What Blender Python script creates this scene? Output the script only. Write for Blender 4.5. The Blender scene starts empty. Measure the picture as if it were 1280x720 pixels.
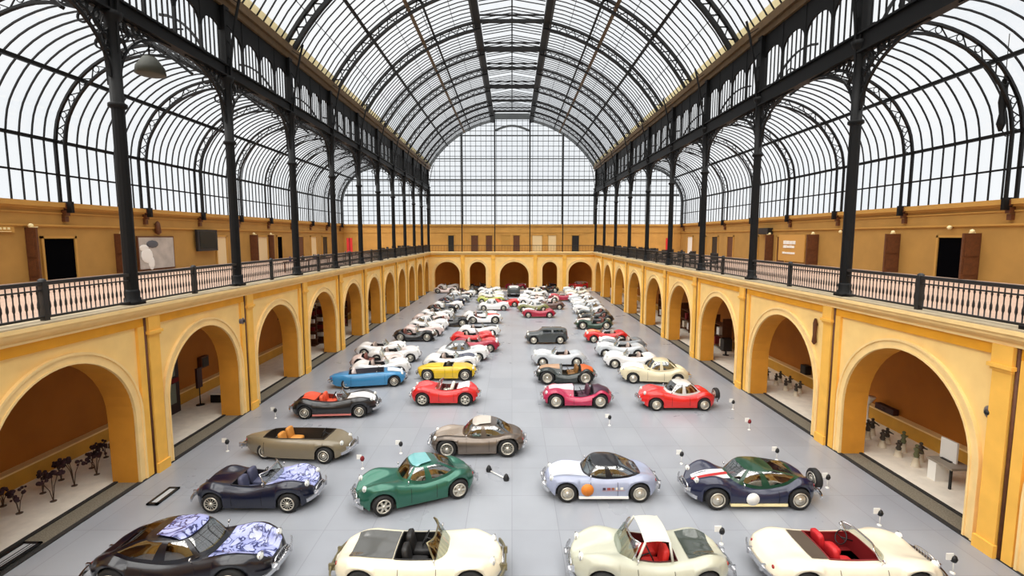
import bpy, math, random
from mathutils import Vector, Matrix
R = random.Random(7)
pi = math.pi
SC = bpy.context.scene
COL = SC.collection

# ------------------------------------------------------------------ camera, light, exposure
cam_d = bpy.data.cameras.new('camera')
cam = bpy.data.objects.new('camera', cam_d)
COL.objects.link(cam)
cam.location = (0, 0, 8.4)
cam.rotation_euler = (math.radians(90 - 5.83), 0, 0)
cam_d.sensor_width = 36
cam_d.lens = 627 / 1280 * 36
cam_d.clip_end = 400
SC.camera = cam

W = bpy.data.worlds.new('sky')
SC.world = W
W.use_nodes = True
wn = W.node_tree.nodes
wl = W.node_tree.links
bg = wn['Background']
tc = wn.new('ShaderNodeTexCoord')
ns = wn.new('ShaderNodeTexNoise')
ns.inputs['Scale'].default_value = 2.2
ns.inputs['Detail'].default_value = 4
cr = wn.new('ShaderNodeValToRGB')
cr.color_ramp.elements[0].position = .3
cr.color_ramp.elements[0].color = (.86, .89, .92, 1)
cr.color_ramp.elements[1].position = .62
cr.color_ramp.elements[1].color = (1, 1, 1, 1)
wl.new(tc.outputs['Generated'], ns.inputs['Vector'])
wl.new(ns.outputs['Fac'], cr.inputs['Fac'])
wl.new(cr.outputs['Color'], bg.inputs['Color'])
bg.inputs['Strength'].default_value = .61

soft_fill_d = bpy.data.lights.new('soft_fill', 'SUN')  # added wide fill light that brightens the hall while the sky stays dimmer
soft_fill_d.energy = 4.8
soft_fill_d.angle = math.radians(100)
soft_fill_d.color = (1, .96, .9)
soft_fill = bpy.data.objects.new('soft_fill', soft_fill_d)
soft_fill.rotation_euler = (math.radians(18), math.radians(-12), 0)
COL.objects.link(soft_fill)

SC.view_settings.view_transform = 'Standard'
SC.view_settings.look = 'None'
SC.view_settings.exposure = 0.8
SC.view_settings.gamma = 1
SC.view_settings.use_curve_mapping = False
SC.cycles.max_bounces = 8
SC.cycles.transparent_max_bounces = 16
SC.cycles.use_denoising = True

# ------------------------------------------------------------------ materials
def lin(c):
    return tuple(((v / 255) / 12.92 if v / 255 <= .04045 else ((v / 255 + .055) / 1.055) ** 2.4) for v in c)

MATS = {}
def mat(name, rgb, rough=.6, metal=0, noise=0, scale=3, coat=0, bump=0, spec=.5):
    if name in MATS: return MATS[name]
    m = bpy.data.materials.new(name)
    m.use_nodes = True
    nt = m.node_tree
    b = nt.nodes['Principled BSDF']
    c = lin(rgb)
    b.inputs['Base Color'].default_value = (*c, 1)
    b.inputs['Roughness'].default_value = rough
    b.inputs['Metallic'].default_value = metal
    b.inputs['Coat Weight'].default_value = coat
    b.inputs['Coat Roughness'].default_value = .06
    b.inputs['Specular IOR Level'].default_value = spec
    if noise:
        t = nt.nodes.new('ShaderNodeTexCoord')
        n = nt.nodes.new('ShaderNodeTexNoise')
        n.inputs['Scale'].default_value = scale
        n.inputs['Detail'].default_value = 6
        r = nt.nodes.new('ShaderNodeValToRGB')
        r.color_ramp.elements[0].position = .3
        r.color_ramp.elements[1].position = .7
        r.color_ramp.elements[0].color = (*[v * (1 - noise) for v in c], 1)
        r.color_ramp.elements[1].color = (*[min(1, v * (1 + noise)) for v in c], 1)
        nt.links.new(t.outputs['Object'], n.inputs['Vector'])
        nt.links.new(n.outputs['Fac'], r.inputs['Fac'])
        nt.links.new(r.outputs['Color'], b.inputs['Base Color'])
        if bump:
            bp = nt.nodes.new('ShaderNodeBump')
            bp.inputs['Strength'].default_value = bump
            nt.links.new(n.outputs['Fac'], bp.inputs['Height'])
            nt.links.new(bp.outputs['Normal'], b.inputs['Normal'])
    MATS[name] = m
    return m

def glass_mat(name, tint, gloss=.07, rough=.03):
    m = bpy.data.materials.new(name)
    m.use_nodes = True
    nt = m.node_tree
    nt.nodes.clear()
    o = nt.nodes.new('ShaderNodeOutputMaterial')
    mx = nt.nodes.new('ShaderNodeMixShader')
    t = nt.nodes.new('ShaderNodeBsdfTransparent')
    g = nt.nodes.new('ShaderNodeBsdfGlossy')
    t.inputs['Color'].default_value = (*tint, 1)
    g.inputs['Roughness'].default_value = rough
    mx.inputs['Fac'].default_value = gloss
    nt.links.new(t.outputs[0], mx.inputs[1])
    nt.links.new(g.outputs[0], mx.inputs[2])
    nt.links.new(mx.outputs[0], o.inputs[0])
    return m

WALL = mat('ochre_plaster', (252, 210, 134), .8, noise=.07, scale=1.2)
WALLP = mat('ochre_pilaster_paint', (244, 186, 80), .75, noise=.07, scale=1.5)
JAMB = mat('deep_ochre_jamb', (216, 146, 44), .75, noise=.07, scale=1.5)  # arch reveals, deeper ochre than the wall face
FRIEZE = mat('orange_frieze_paint', (230, 158, 26), .7, noise=.08, scale=1.5)
CORN = mat('pale_cornice_paint', (247, 212, 146), .75, noise=.06, scale=2)
GALW = mat('mustard_gallery_plaster', (170, 128, 62), .8, noise=.08, scale=.9)
GALT = mat('mustard_gallery_trim', (186, 140, 66), .75, noise=.06, scale=1)
DADO = mat('yellow_dado_paint', (205, 150, 50), .7, noise=.08, scale=2)
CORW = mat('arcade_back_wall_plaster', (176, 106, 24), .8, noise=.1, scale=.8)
CORF = mat('pale_stone_paving', (244, 236, 220), .6, noise=.08, scale=2.5)
GALF = mat('gallery_floor_tile', (178, 148, 128), .6, noise=.1, scale=2)
IRON = mat('dark_painted_iron', (12, 12, 13), .55, noise=.15, scale=4, spec=.22)
IRONG = mat('grey_painted_iron', (62, 66, 68), .5, noise=.1, scale=4)
RAIL = mat('black_railing_iron', (30, 28, 28), .5)
WOOD = mat('brown_gutter_timber', (92, 70, 40), .6, noise=.2, scale=5)
CREAM = mat('cream_painted_board', (236, 220, 168), .6, noise=.08, scale=3)
BROWN = mat('brown_shutter_wood', (92, 50, 20), .6, noise=.2, scale=6)
NIGHT = mat('unlit_opening_black', (4, 4, 6), .9, spec=.02)
BLACK = mat('black_paint', (16, 16, 18), .5)
KERB = mat('dark_kerb_stone', (40, 38, 36), .8, noise=.2, scale=8)
GRAVEL = mat('grey_drain_gravel', (122, 114, 98), .9, noise=.35, scale=30, bump=.4)
WHITE = mat('white_paint', (236, 234, 228), .5)
CHROME = mat('chrome', (214, 214, 216), .16, metal=1)
TYRE = mat('tyre_rubber', (26, 25, 25), .75)
HUB = mat('pale_wheel_metal', (206, 200, 186), .3, metal=.7)
HUBD = mat('dark_wheel_well', (20, 19, 19), .8)
LAMP = mat('headlamp_lens', (230, 232, 226), .08, coat=.6)
REDL = mat('red_tail_lens', (150, 22, 16), .2, coat=.6)
CABIN_GL = glass_mat('car_window_glass', (.40, .46, .46), .36, .03)
WS_GL = glass_mat('windscreen_glass', (.66, .72, .70), .26, .03)
ROOFG = glass_mat('roof_pane_glass', (.95, .965, .975), .05, .05)

def floor_mat():
    m = bpy.data.materials.new('grey_floor_tiles')
    m.use_nodes = True
    nt = m.node_tree
    b = nt.nodes['Principled BSDF']
    t = nt.nodes.new('ShaderNodeTexCoord')
    br = nt.nodes.new('ShaderNodeTexBrick')
    br.offset = 0
    br.inputs['Scale'].default_value = 1
    br.inputs['Brick Width'].default_value = 1.35
    br.inputs['Row Height'].default_value = 1.95
    br.inputs['Mortar Size'].default_value = .012
    br.inputs['Mortar Smooth'].default_value = .4
    br.inputs['Color1'].default_value = (*lin((158, 161, 167)), 1)
    br.inputs['Color2'].default_value = (*lin((151, 154, 161)), 1)
    br.inputs['Mortar'].default_value = (*lin((136, 138, 143)), 1)
    n = nt.nodes.new('ShaderNodeTexNoise')
    n.inputs['Scale'].default_value = .5
    n.inputs['Detail'].default_value = 6
    mx = nt.nodes.new('ShaderNodeMix')
    mx.data_type = 'RGBA'
    mx.blend_type = 'MULTIPLY'
    mx.inputs[0].default_value = 1
    r = nt.nodes.new('ShaderNodeValToRGB')
    r.color_ramp.elements[0].position = .3
    r.color_ramp.elements[0].color = (.88, .88, .88, 1)
    r.color_ramp.elements[1].position = .7
    nt.links.new(t.outputs['Object'], br.inputs['Vector'])
    nt.links.new(t.outputs['Object'], n.inputs['Vector'])
    nt.links.new(n.outputs['Fac'], r.inputs['Fac'])
    nt.links.new(br.outputs['Color'], mx.inputs[6])
    nt.links.new(r.outputs['Color'], mx.inputs[7])
    nt.links.new(mx.outputs[2], b.inputs['Base Color'])
    rr = nt.nodes.new('ShaderNodeMapRange')
    rr.inputs['To Min'].default_value = .22
    rr.inputs['To Max'].default_value = .38
    nt.links.new(n.outputs['Fac'], rr.inputs['Value'])
    nt.links.new(rr.outputs['Result'], b.inputs['Roughness'])
    return m
FLOOR = floor_mat()

def marble_paint():
    m = bpy.data.materials.new('marbled_lilac_blue_paint')
    m.use_nodes = True
    nt = m.node_tree
    b = nt.nodes['Principled BSDF']
    b.inputs['Roughness'].default_value = .22
    b.inputs['Coat Weight'].default_value = .6
    t = nt.nodes.new('ShaderNodeTexCoord')
    n = nt.nodes.new('ShaderNodeTexNoise')
    n.inputs['Scale'].default_value = 1.5
    n.inputs['Detail'].default_value = 5
    n.inputs['Distortion'].default_value = 2.4
    r = nt.nodes.new('ShaderNodeValToRGB')
    e = r.color_ramp.elements
    e[0].position = .40
    e[0].color = (*lin((158, 164, 212)), 1)
    e[1].position = .62
    e[1].color = (*lin((178, 182, 224)), 1)
    for p, c in ((.45, (150, 156, 206)), (.485, (50, 56, 112)), (.52, (24, 28, 70)), (.55, (160, 166, 214))):
        q = e.new(p)
        q.color = (*lin(c), 1)
    nt.links.new(t.outputs['Object'], n.inputs['Vector'])
    nt.links.new(n.outputs['Fac'], r.inputs['Fac'])
    nt.links.new(r.outputs['Color'], b.inputs['Base Color'])
    return m
MARBLE = marble_paint()

def paint(name, rgb, rough=.28, metal=0):
    return mat(name, rgb, rough, metal=metal, noise=.05, scale=2, coat=.5)

# ------------------------------------------------------------------ mesh helper
class MB:
    def __init__(s):
        s.v, s.f, s.m, s.sm = [], [], [], []
    def add(s, vs, fs, mi=0, smooth=False):
        o = len(s.v)
        s.v.extend(vs)
        for f in fs:
            s.f.append(tuple(i + o for i in f))
            s.m.append(mi)
            s.sm.append(smooth)
    def box(s, x0, x1, y0, y1, z0, z1, mi=0):
        s.add([(x0, y0, z0), (x1, y0, z0), (x1, y1, z0), (x0, y1, z0), (x0, y0, z1), (x1, y0, z1), (x1, y1, z1), (x0, y1, z1)],
              [(0, 3, 2, 1), (4, 5, 6, 7), (0, 1, 5, 4), (1, 2, 6, 5), (2, 3, 7, 6), (3, 0, 4, 7)], mi)
    def beam(s, a, b, w, h=None, side=None, mi=0):
        s.sweep([a, b], side or ((0, 0, 1) if abs(b[2] - a[2]) < .9 * math.dist(a, b) else (1, 0, 0)), h or w, w, mi=mi)
    def sweep(s, pts, side, w, h, closed=False, mi=0, smooth=False):
        # rectangular bar along pts: w across 'side', h across the other normal
        P = [Vector(p) for p in pts]
        sd = Vector(side).normalized()
        n = len(P)
        vs = []
        for i in range(n):
            if closed: t = P[(i + 1) % n] - P[i - 1]
            else: t = P[min(i + 1, n - 1)] - P[max(i - 1, 0)]
            t.normalize()
            s2 = (sd - t * sd.dot(t)).normalized()
            nn = t.cross(s2).normalized()
            for a, b in ((-1, -1), (1, -1), (1, 1), (-1, 1)):
                vs.append(tuple(P[i] + s2 * (a * w / 2) + nn * (b * h / 2)))
        fs = []
        for i in range(n if closed else n - 1):
            j = (i + 1) % n
            for k in range(4):
                l = (k + 1) % 4
                fs.append((i * 4 + k, i * 4 + l, j * 4 + l, j * 4 + k))
        if not closed:
            fs.append((3, 2, 1, 0))
            fs.append(tuple((n - 1) * 4 + k for k in range(4)))
        s.add(vs, fs, mi, smooth)
    def tube(s, pts, r, n=8, closed=False, mi=0):
        P = [Vector(p) for p in pts]
        N = len(P)
        vs = []
        up = Vector((0, 0, 1))
        for i in range(N):
            if closed: t = P[(i + 1) % N] - P[i - 1]
            else: t = P[min(i + 1, N - 1)] - P[max(i - 1, 0)]
            t.normalize()
            a = t.cross(up)
            if a.length < .05: a = t.cross(Vector((0, 1, 0)))
            a.normalize()
            b = t.cross(a)
            ri = r[i] if isinstance(r, (list, tuple)) else r
            for k in range(n):
                c = 2 * pi * k / n
                vs.append(tuple(P[i] + a * (ri * math.cos(c)) + b * (ri * math.sin(c))))
        fs = []
        for i in range(N if closed else N - 1):
            j = (i + 1) % N
            for k in range(n):
                l = (k + 1) % n
                fs.append((i * n + k, i * n + l, j * n + l, j * n + k))
        if not closed:
            fs.append(tuple(range(n))[::-1])
            fs.append(tuple((N - 1) * n + k for k in range(n)))
        s.add(vs, fs, mi, True)
    def lathe(s, prof, c=(0, 0, 0), n=16, axis='z', mi=0, smooth=True):
        vs, fs = [], []
        for r, h in prof:
            for k in range(n):
                a = 2 * pi * k / n
                u, v = r * math.cos(a), r * math.sin(a)
                p = (u, v, h) if axis == 'z' else ((u, h, v) if axis == 'y' else (h, u, v))
                vs.append((p[0] + c[0], p[1] + c[1], p[2] + c[2]))
        for i in range(len(prof) - 1):
            for k in range(n):
                l = (k + 1) % n
                fs.append((i * n + k, i * n + l, (i + 1) * n + l, (i + 1) * n + k))
        fs.append(tuple(range(n)))
        fs.append(tuple((len(prof) - 1) * n + k for k in range(n)))
        s.add(vs, fs, mi, smooth)
    def ball(s, c, r, n=10, sc=(1, 1, 1), mi=0):
        vs, fs = [], []
        m = max(4, n // 2)
        for i in range(m + 1):
            a = -pi / 2 + pi * i / m
            for k in range(n):
                b = 2 * pi * k / n
                vs.append((c[0] + r * sc[0] * math.cos(a) * math.cos(b), c[1] + r * sc[1] * math.cos(a) * math.sin(b), c[2] + r * sc[2] * math.sin(a)))
        for i in range(m):
            for k in range(n):
                l = (k + 1) % n
                fs.append((i * n + k, i * n + l, (i + 1) * n + l, (i + 1) * n + k))
        s.add(vs, fs, mi, True)
    def grid(s, rows, mi=0, smooth=True, skip=None, closed=False):
        n = len(rows[0])
        vs = [p for r in rows for p in r]
        fs = []
        for i in range(len(rows) - 1):
            for k in range(n if closed else n - 1):
                l = (k + 1) % n
                if skip and skip(i, k): continue
                fs.append((i * n + k, i * n + l, (i + 1) * n + l, (i + 1) * n + k))
        s.add(vs, fs, mi, smooth)
    def build(s, name, mats, parent=None, loc=None):
        me = bpy.data.meshes.new(name)
        me.from_pydata(s.v, [], s.f)
        if not isinstance(mats, (list, tuple)): mats = [mats]
        for m in mats: me.materials.append(m)
        if len(mats) > 1: me.polygons.foreach_set('material_index', s.m)
        me.polygons.foreach_set('use_smooth', s.sm)
        me.update()
        o = bpy.data.objects.new(name, me)
        COL.objects.link(o)
        if parent: o.parent = parent
        if loc: o.location = loc
        return o

def tag(o, label=None, cat=None, group=None, kind=None):
    if label: o['label'] = label
    if cat: o['category'] = cat
    if group: o['group'] = group
    if kind: o['kind'] = kind
    return o
def thing(name, label, cat, loc=(0, 0, 0), rz=0, group=None):
    o = bpy.data.objects.new(name, None)
    o.empty_display_size = .3
    COL.objects.link(o)
    o.location = loc
    o.rotation_euler = (0, 0, rz)
    return tag(o, label, cat, group)
def struct(name, mb, m, parent=None):
    o = mb.build(name, m, parent)
    if not parent: o['kind'] = 'structure'
    return o
def copy_thing(o, parent=None):
    c = o.copy()
    COL.objects.link(c)
    if parent:
        c.parent = parent
    for ch in list(o.children):
        copy_thing(ch, c)
    return c
ORD = ['', 'nearest', 'second', 'third', 'fourth', 'fifth', 'sixth', 'seventh', 'eighth', 'ninth', 'tenth', 'eleventh', 'twelfth', 'thirteenth', 'fourteenth', 'fifteenth', 'sixteenth', 'seventeenth', 'eighteenth', 'nineteenth', 'twentieth']

# ------------------------------------------------------------------ hall dimensions
X0, X1, XB, XO = 12.8, 13.7, 16.9, 26.4     # arcade face, arcade back, corridor wall, outer wall
YN, YF = -6.0, 77.5
ZG = 5.95                                    # gallery floor
YCOL = {-1: [-2.7, 3.8, 10.3, 16.8, 23.3, 29.8, 36.3, 42.6, 48.6, 54.6, 60.3, 66.0, 71.7, 77.3],
        1: [-3.0, 4.6, 12.0, 19.2, 26.7, 33.9, 40.8, 47.8, 55.0, 62.4, 70.0, 77.3]}
YRIB = [-3, 3.3, 9.7, 16.2, 22.8, 29.5, 36.8, 43.6, 49.6, 55.3, 61.5, 68.0, 73.6, 79.0]
YW = 79.0                                    # far glazed gable
SIDE = {-1: 'left', 1: 'right'}
GZ = {-1: (15.5, 16.02), 1: (15.08, 15.8)}       # underside and top of the girders

# ------------------------------------------------------------------ floor
m = MB(); m.box(-X0 - .02, X0 + .02, YN, YF + .1, -.3, 0)
struct('floor', m, FLOOR)
for sd in (-1, 1):
    m = MB(); m.box(min(sd * X0, sd * XB) - (0.3 if sd < 0 else -.75), max(sd * X0, sd * XB) + (-.75 if sd < 0 else .3), YN, YF + 5, -.3, .02)
    struct('floor', m, CORF)
m = MB(); m.box(-X0 - .02, X0 + .02, YF + .1, YF + 6, -.3, .02)
struct('floor', m, CORF)
for sd in (-1, 1):
    m = MB()
    a, b = sorted((sd * (X0 + .04), sd * (X0 + .75)))
    m.box(a, b, YN, YF, -.2, .005)
    d = struct('trim_1' if sd < 0 else 'trim_2', m, GRAVEL)
    m = MB()
    a, b = sorted((sd * (X0 - .12), sd * (X0 + .05)))
    m.box(a, b, YN, YF, -.2, .03)
    a, b = sorted((sd * (X0 + .72), sd * (X0 + .84)))
    m.box(a, b, YN, YF, -.2, .05)
    struct('trim_3' if sd < 0 else 'trim_4', m, KERB)

# ------------------------------------------------------------------ arcade walls
ZT = 5.33
def arch_wall(mb, frame, cells, ztop, depth, n=20):
    """frame(u, d, z) -> world point; cells: (u0, u1, uc, r, zs) or (u0, u1, None..) solid"""
    def q(a, b, c, d, mi=0): mb.add([a, b, c, d], [(0, 1, 2, 3)], mi)
    for (u0, u1, uc, r, zs) in cells:
        if uc is None:
            for d in (0, depth): q(frame(u0, d, 0), frame(u1, d, 0), frame(u1, d, ztop), frame(u0, d, ztop))
            continue
        arc = [(uc - r * math.cos(pi * k / n), zs + r * math.sin(pi * k / n)) for k in range(n + 1)]
        for d in (0, depth):
            q(frame(u0, d, 0), frame(uc - r, d, 0), frame(uc - r, d, ztop), frame(u0, d, ztop))
            q(frame(uc + r, d, 0), frame(u1, d, 0), frame(u1, d, ztop), frame(uc + r, d, ztop))
            for k in range(n):
                q(frame(arc[k][0], d, arc[k][1]), frame(arc[k + 1][0], d, arc[k + 1][1]), frame(arc[k + 1][0], d, ztop), frame(arc[k][0], d, ztop))
        path = [(uc - r, 0)] + arc + [(uc + r, 0)]
        for k in range(len(path) - 1):
            a, b = path[k], path[k + 1]
            q(frame(a[0], 0, a[1]), frame(b[0], 0, b[1]), frame(b[0], depth, b[1]), frame(a[0], depth, a[1]), 1)

tr = 5
for sd in (-1, 1):
    ys = YCOL[sd]
    cells = [(YN, ys[0] + .5, None, 0, 0)]
    arches = []
    for i in range(len(ys) - 1):
        a, b = ys[i] + .5, ys[i + 1] + .5
        if i == len(ys) - 2: b = YF
        r = (b - a) / 2 - .85 if sd < 0 else (b - a) / 2 - .92
        cells.append((a, b, (a + b) / 2, r, 4.72 - r))
        arches.append(((a + b) / 2, r, 4.72 - r))
    fr = lambda u, d, z, sd=sd: (sd * (X0 + d), u, z)
    mb = MB()
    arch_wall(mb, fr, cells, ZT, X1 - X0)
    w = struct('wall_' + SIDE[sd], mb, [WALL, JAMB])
    # archivolts, pilasters, frieze and cornice of this arcade
    for (yc, r, zs) in arches:
        mb = MB()
        for rr, wd, pr in ((r + .15, .28, .07), (r + .30, .07, .12), (r + .03, .06, .1)):
            path = [(sd * (X0 - pr / 2 + .01), yc - rr, 0)] + [(sd * (X0 - pr / 2 + .01), yc - rr * math.cos(pi * k / 28), zs + rr * math.sin(pi * k / 28)) for k in range(29)] + [(sd * (X0 - pr / 2 + .01), yc + rr, 0)]
            mb.sweep(path, (1, 0, 0), pr, wd)
        struct('archivolt', mb, CORN, w)
    for y in ys[:-1]:
        y += .5
        mb = MB()
        xa, xb = sorted((sd * (X0 - .16), sd * (X0 + .02)))
        mb.box(xa, xb, y - .1, y + .42, .35, 4.95)
        mb.box(*sorted((sd * (X0 - .22), sd * X0)), y - .14, y + .47, 0, .35)
        mb.box(*sorted((sd * (X0 - .20), sd * X0)), y - .13, y + .46, 4.95, 5.03)
        mb.box(*sorted((sd * (X0 - .26), sd * X0)), y - .18, y + .5, 5.03, 5.13)
        mb.box(*sorted((sd * (X0 - .20), sd * X0)), y - .12, y + .44, 5.13, ZT + .3)
        mb.box(*sorted((sd * (X0 - .10), sd * X0)), y - .52, y - .24, 0, ZT)
        struct('pilaster', mb, WALLP, w)
        mb = MB()
        mb.tube([(sd * (X0 - .07), y - .17, 0.05), (sd * (X0 - .07), y - .17, 5.95)], .055, 8)
        struct('downpipe', mb, BROWN, w)
    mb = MB(); mb.box(*sorted((sd * (X0 - .08), sd * (X1))), YN, YF, ZT, 5.63)
    struct('frieze', mb, FRIEZE, w)
    mb = MB()
    for p, a, b in ((.16, 5.63, 5.70), (.13, 5.70, 5.80), (.26, 5.80, 5.86), (.34, 5.86, 5.97), (.42, 5.97, 6.08)):
        mb.box(*sorted((sd * (X0 - p), sd * X1)), YN, YF, a, b)
    struct('cornice', mb, CORN, w)
    mb = MB(); mb.box(*sorted((sd * (X0 - .40), sd * (X0 + .5))), YN, YF, 6.08, 6.13)
    struct('coping', mb, mat('worn_stone_coping', (176, 160, 132), .8, noise=.15, scale=3), w)
    # gallery floor and corridor ceiling
    mb = MB(); mb.box(*sorted((sd * X1, sd * XO)), YN, YW + .2, 5.45, ZG)
    struct('floor', mb, GALF)
    # corridor back wall
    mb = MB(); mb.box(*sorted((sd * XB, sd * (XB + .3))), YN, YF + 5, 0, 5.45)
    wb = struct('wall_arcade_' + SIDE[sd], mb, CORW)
    mb = MB()
    mb.box(*sorted((sd * (XB - .3), sd * XB)), YN, YF, .0, .58)
    struct('dado', mb, DADO, wb)
    mb = MB(); mb.box(*sorted((sd * (XB - .36), sd * XB)), YN, YF, .58, .64)
    struct('dado_ledge', mb, CORN, wb)
    # outer gallery wall
    mb = MB(); mb.box(*sorted((sd * XO, sd * (XO + .4))), YN, YW + .4, 5.45, 10.35)
    wo = struct('wall_gallery_' + SIDE[sd], mb, GALW)
    mb = MB()
    for p, a, b in ((.07, 8.95, 9.0), (.12, 9.0, 9.1), (.06, 9.72, 9.8), (.16, 9.98, 10.1), (.28, 10.1, 10.38)):
        mb.box(*sorted((sd * (XO - p), sd * XO)), YN, YW, a, b)
    struct('cornice', mb, GALT, wo)
    for y in ys:
        mb = MB()
        for z, pr in ((10.34, .34), (9.95, .3), (9.6, .2)):
            mb.box(*sorted((sd * (XO - pr), sd * XO)), y - .13, y + .13, z - .32, z)
        struct('console', mb, BROWN, wo)

# far arcade wall with five arches
mb = MB()
fa = [(-12.8, -7.6, -10.05, 1.95), (-7.6, -2.9, -5.3, 1.25), (-2.9, 3.6, .35, 2.25), (3.6, 8.1, 5.85, 1.15), (8.1, 12.8, 10.6, 1.85)]
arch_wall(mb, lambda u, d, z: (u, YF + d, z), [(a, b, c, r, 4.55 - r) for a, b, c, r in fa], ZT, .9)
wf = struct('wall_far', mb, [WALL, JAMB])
for a, b, c, r in fa:
    mb = MB()
    zs = 4.55 - r
    for rr, wd, pr in ((r + .18, .3, .1), (r + .36, .07, .16)):
        mb.sweep([(c - rr, YF - pr / 2, 0)] + [(c - rr * math.cos(pi * k / 24), YF - pr / 2, zs + rr * math.sin(pi * k / 24)) for k in range(25)] + [(c + rr, YF - pr / 2, 0)], (0, 1, 0), pr, wd)
    struct('archivolt', mb, CORN, wf)
for x in (-7.6, -2.9, 3.6, 8.1):
    mb = MB(); mb.box(x - .28, x + .28, YF - .16, YF, 0, ZT + .3); mb.box(x - .36, x + .36, YF - .22, YF, 5, 5.12)
    struct('pilaster', mb, WALLP, wf)
mb = MB(); mb.box(-X0, X0, YF - .08, YF + .9, ZT, 5.63); struct('frieze', mb, FRIEZE, wf)
mb = MB()
for p, a, b in ((.16, 5.63, 5.80), (.3, 5.8, 5.95), (.4, 5.95, 6.1)): mb.box(-X0, X0, YF - p, YF + 1.5, a, b)
struct('cornice', mb, CORN, wf)
mb = MB(); mb.box(-XB, XB, YF + 5, YF + 5.3, 0, 5.45); struct('wall_back_room', mb, CORW)
mb = MB(); mb.box(-X1, X1, YF + .9, YF + 5.3, 5.3, 5.45); struct('ceiling', mb, CORW)
mb = MB(); mb.box(-XO, XO, YW, YW + .4, 5.45, 10.3)
wu = struct('wall_gallery_far', mb, mat('far_gallery_plaster', (196, 146, 72), .8, noise=.08, scale=.9))
mb = MB()
for p, a, b in ((.06, 9.0, 9.1), (.2, 10.05, 10.35)): mb.box(-XO, XO, YW - p, YW, a, b)
struct('cornice', mb, GALT, wu)
# near wall behind the camera
mb = MB(); mb.box(-XO, XO, YN - .4, YN, -.3, 10.3); struct('wall_near', mb, WALL)

# ------------------------------------------------------------------ roof curves
ZC, RR = 11.5, 14.9
def nave_arc(xa, xb, r=RR, n=18):
    a0 = math.acos(max(-1, min(1, xa / RR)))
    a1 = math.acos(max(-1, min(1, xb / RR)))
    return [(r * math.cos(a0 + (a1 - a0) * k / n), ZC + r * math.sin(a0 + (a1 - a0) * k / n)) for k in range(n + 1)]
def catmull(P, m=4):
    out = []
    Q = [P[0]] + P + [P[-1]]
    for i in range(1, len(Q) - 2):
        for k in range(m):
            t = k / m
            a, b, c, d = Q[i - 1], Q[i], Q[i + 1], Q[i + 2]
            out.append(tuple(.5 * (2 * b[j] + (c[j] - a[j]) * t + (2 * a[j] - 5 * b[j] + 4 * c[j] - d[j]) * t * t + (3 * b[j] - a[j] - 3 * c[j] + d[j]) * t ** 3) for j in range(len(b))))
    out.append(tuple(P[-1]))
    return out
AISLE = [(26.5, 10.3), (26.5, 13.8), (26.1, 15.5), (24.8, 17.4), (22.9, 18.7), (20.5, 19.25), (17.8, 18.55), (15.2, 17.05), (13.05, 15.3)]
AIS = [AISLE[0]] + catmull(AISLE[1:], 4)
def offs(pts, d):
    out = []
    for i, p in enumerate(pts):
        a, b = pts[max(0, i - 1)], pts[min(len(pts) - 1, i + 1)]
        tx, tz = b[0] - a[0], b[1] - a[1]
        l = math.hypot(tx, tz)
        out.append((p[0] - tz / l * d, p[1] + tx / l * d))
    return out
AISI = offs(AIS, .55)
if AISI[0][0] > 26.5: AISI = offs(AIS, -.55)
NAV = nave_arc(12.75, 2.7)
NAVI = nave_arc(12.75, 2.7, RR - .58)

win = 0
def bars_between(y0, y1, n): return [y0 + (y1 - y0) * k / n for k in range(1, n)]

# nave glazing, one window per bay
for i in range(len(YRIB) - 1):
    y0, y1 = YRIB[i], YRIB[i + 1]
    win += 1
    mb = MB()
    for y in bars_between(y0, y1, 10):
        for sd in (-1, 1):
            mb.sweep([(sd * x, y, z) for x, z in NAV[::2]], (0, 1, 0), .055, .06)
        mb.sweep([(-2.7, y, 27.15), (0, y, 27.6), (2.7, y, 27.15)], (0, 1, 0), .07, .06)
    for sd in (-1, 1):
        for k in (3, 6, 9, 12, 15):
            x, z = NAV[k]
            mb.sweep([(sd * x, y0, z + .03), (sd * x, y1, z + .03)], (0, 0, 1), .03, .03)
    o = struct('window_%d' % win, mb, IRON)
    g = MB()
    for sd in (-1, 1):
        g.grid([[(sd * x, y, z + .05) for x, z in NAV] for y in (y0, y1)], smooth=True)
        g.grid([[(0, y, 27.66), (sd * 2.7, y, 27.2)] for y in (y0, y1)], smooth=False)
    struct('pane', g, ROOFG, o)

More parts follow.
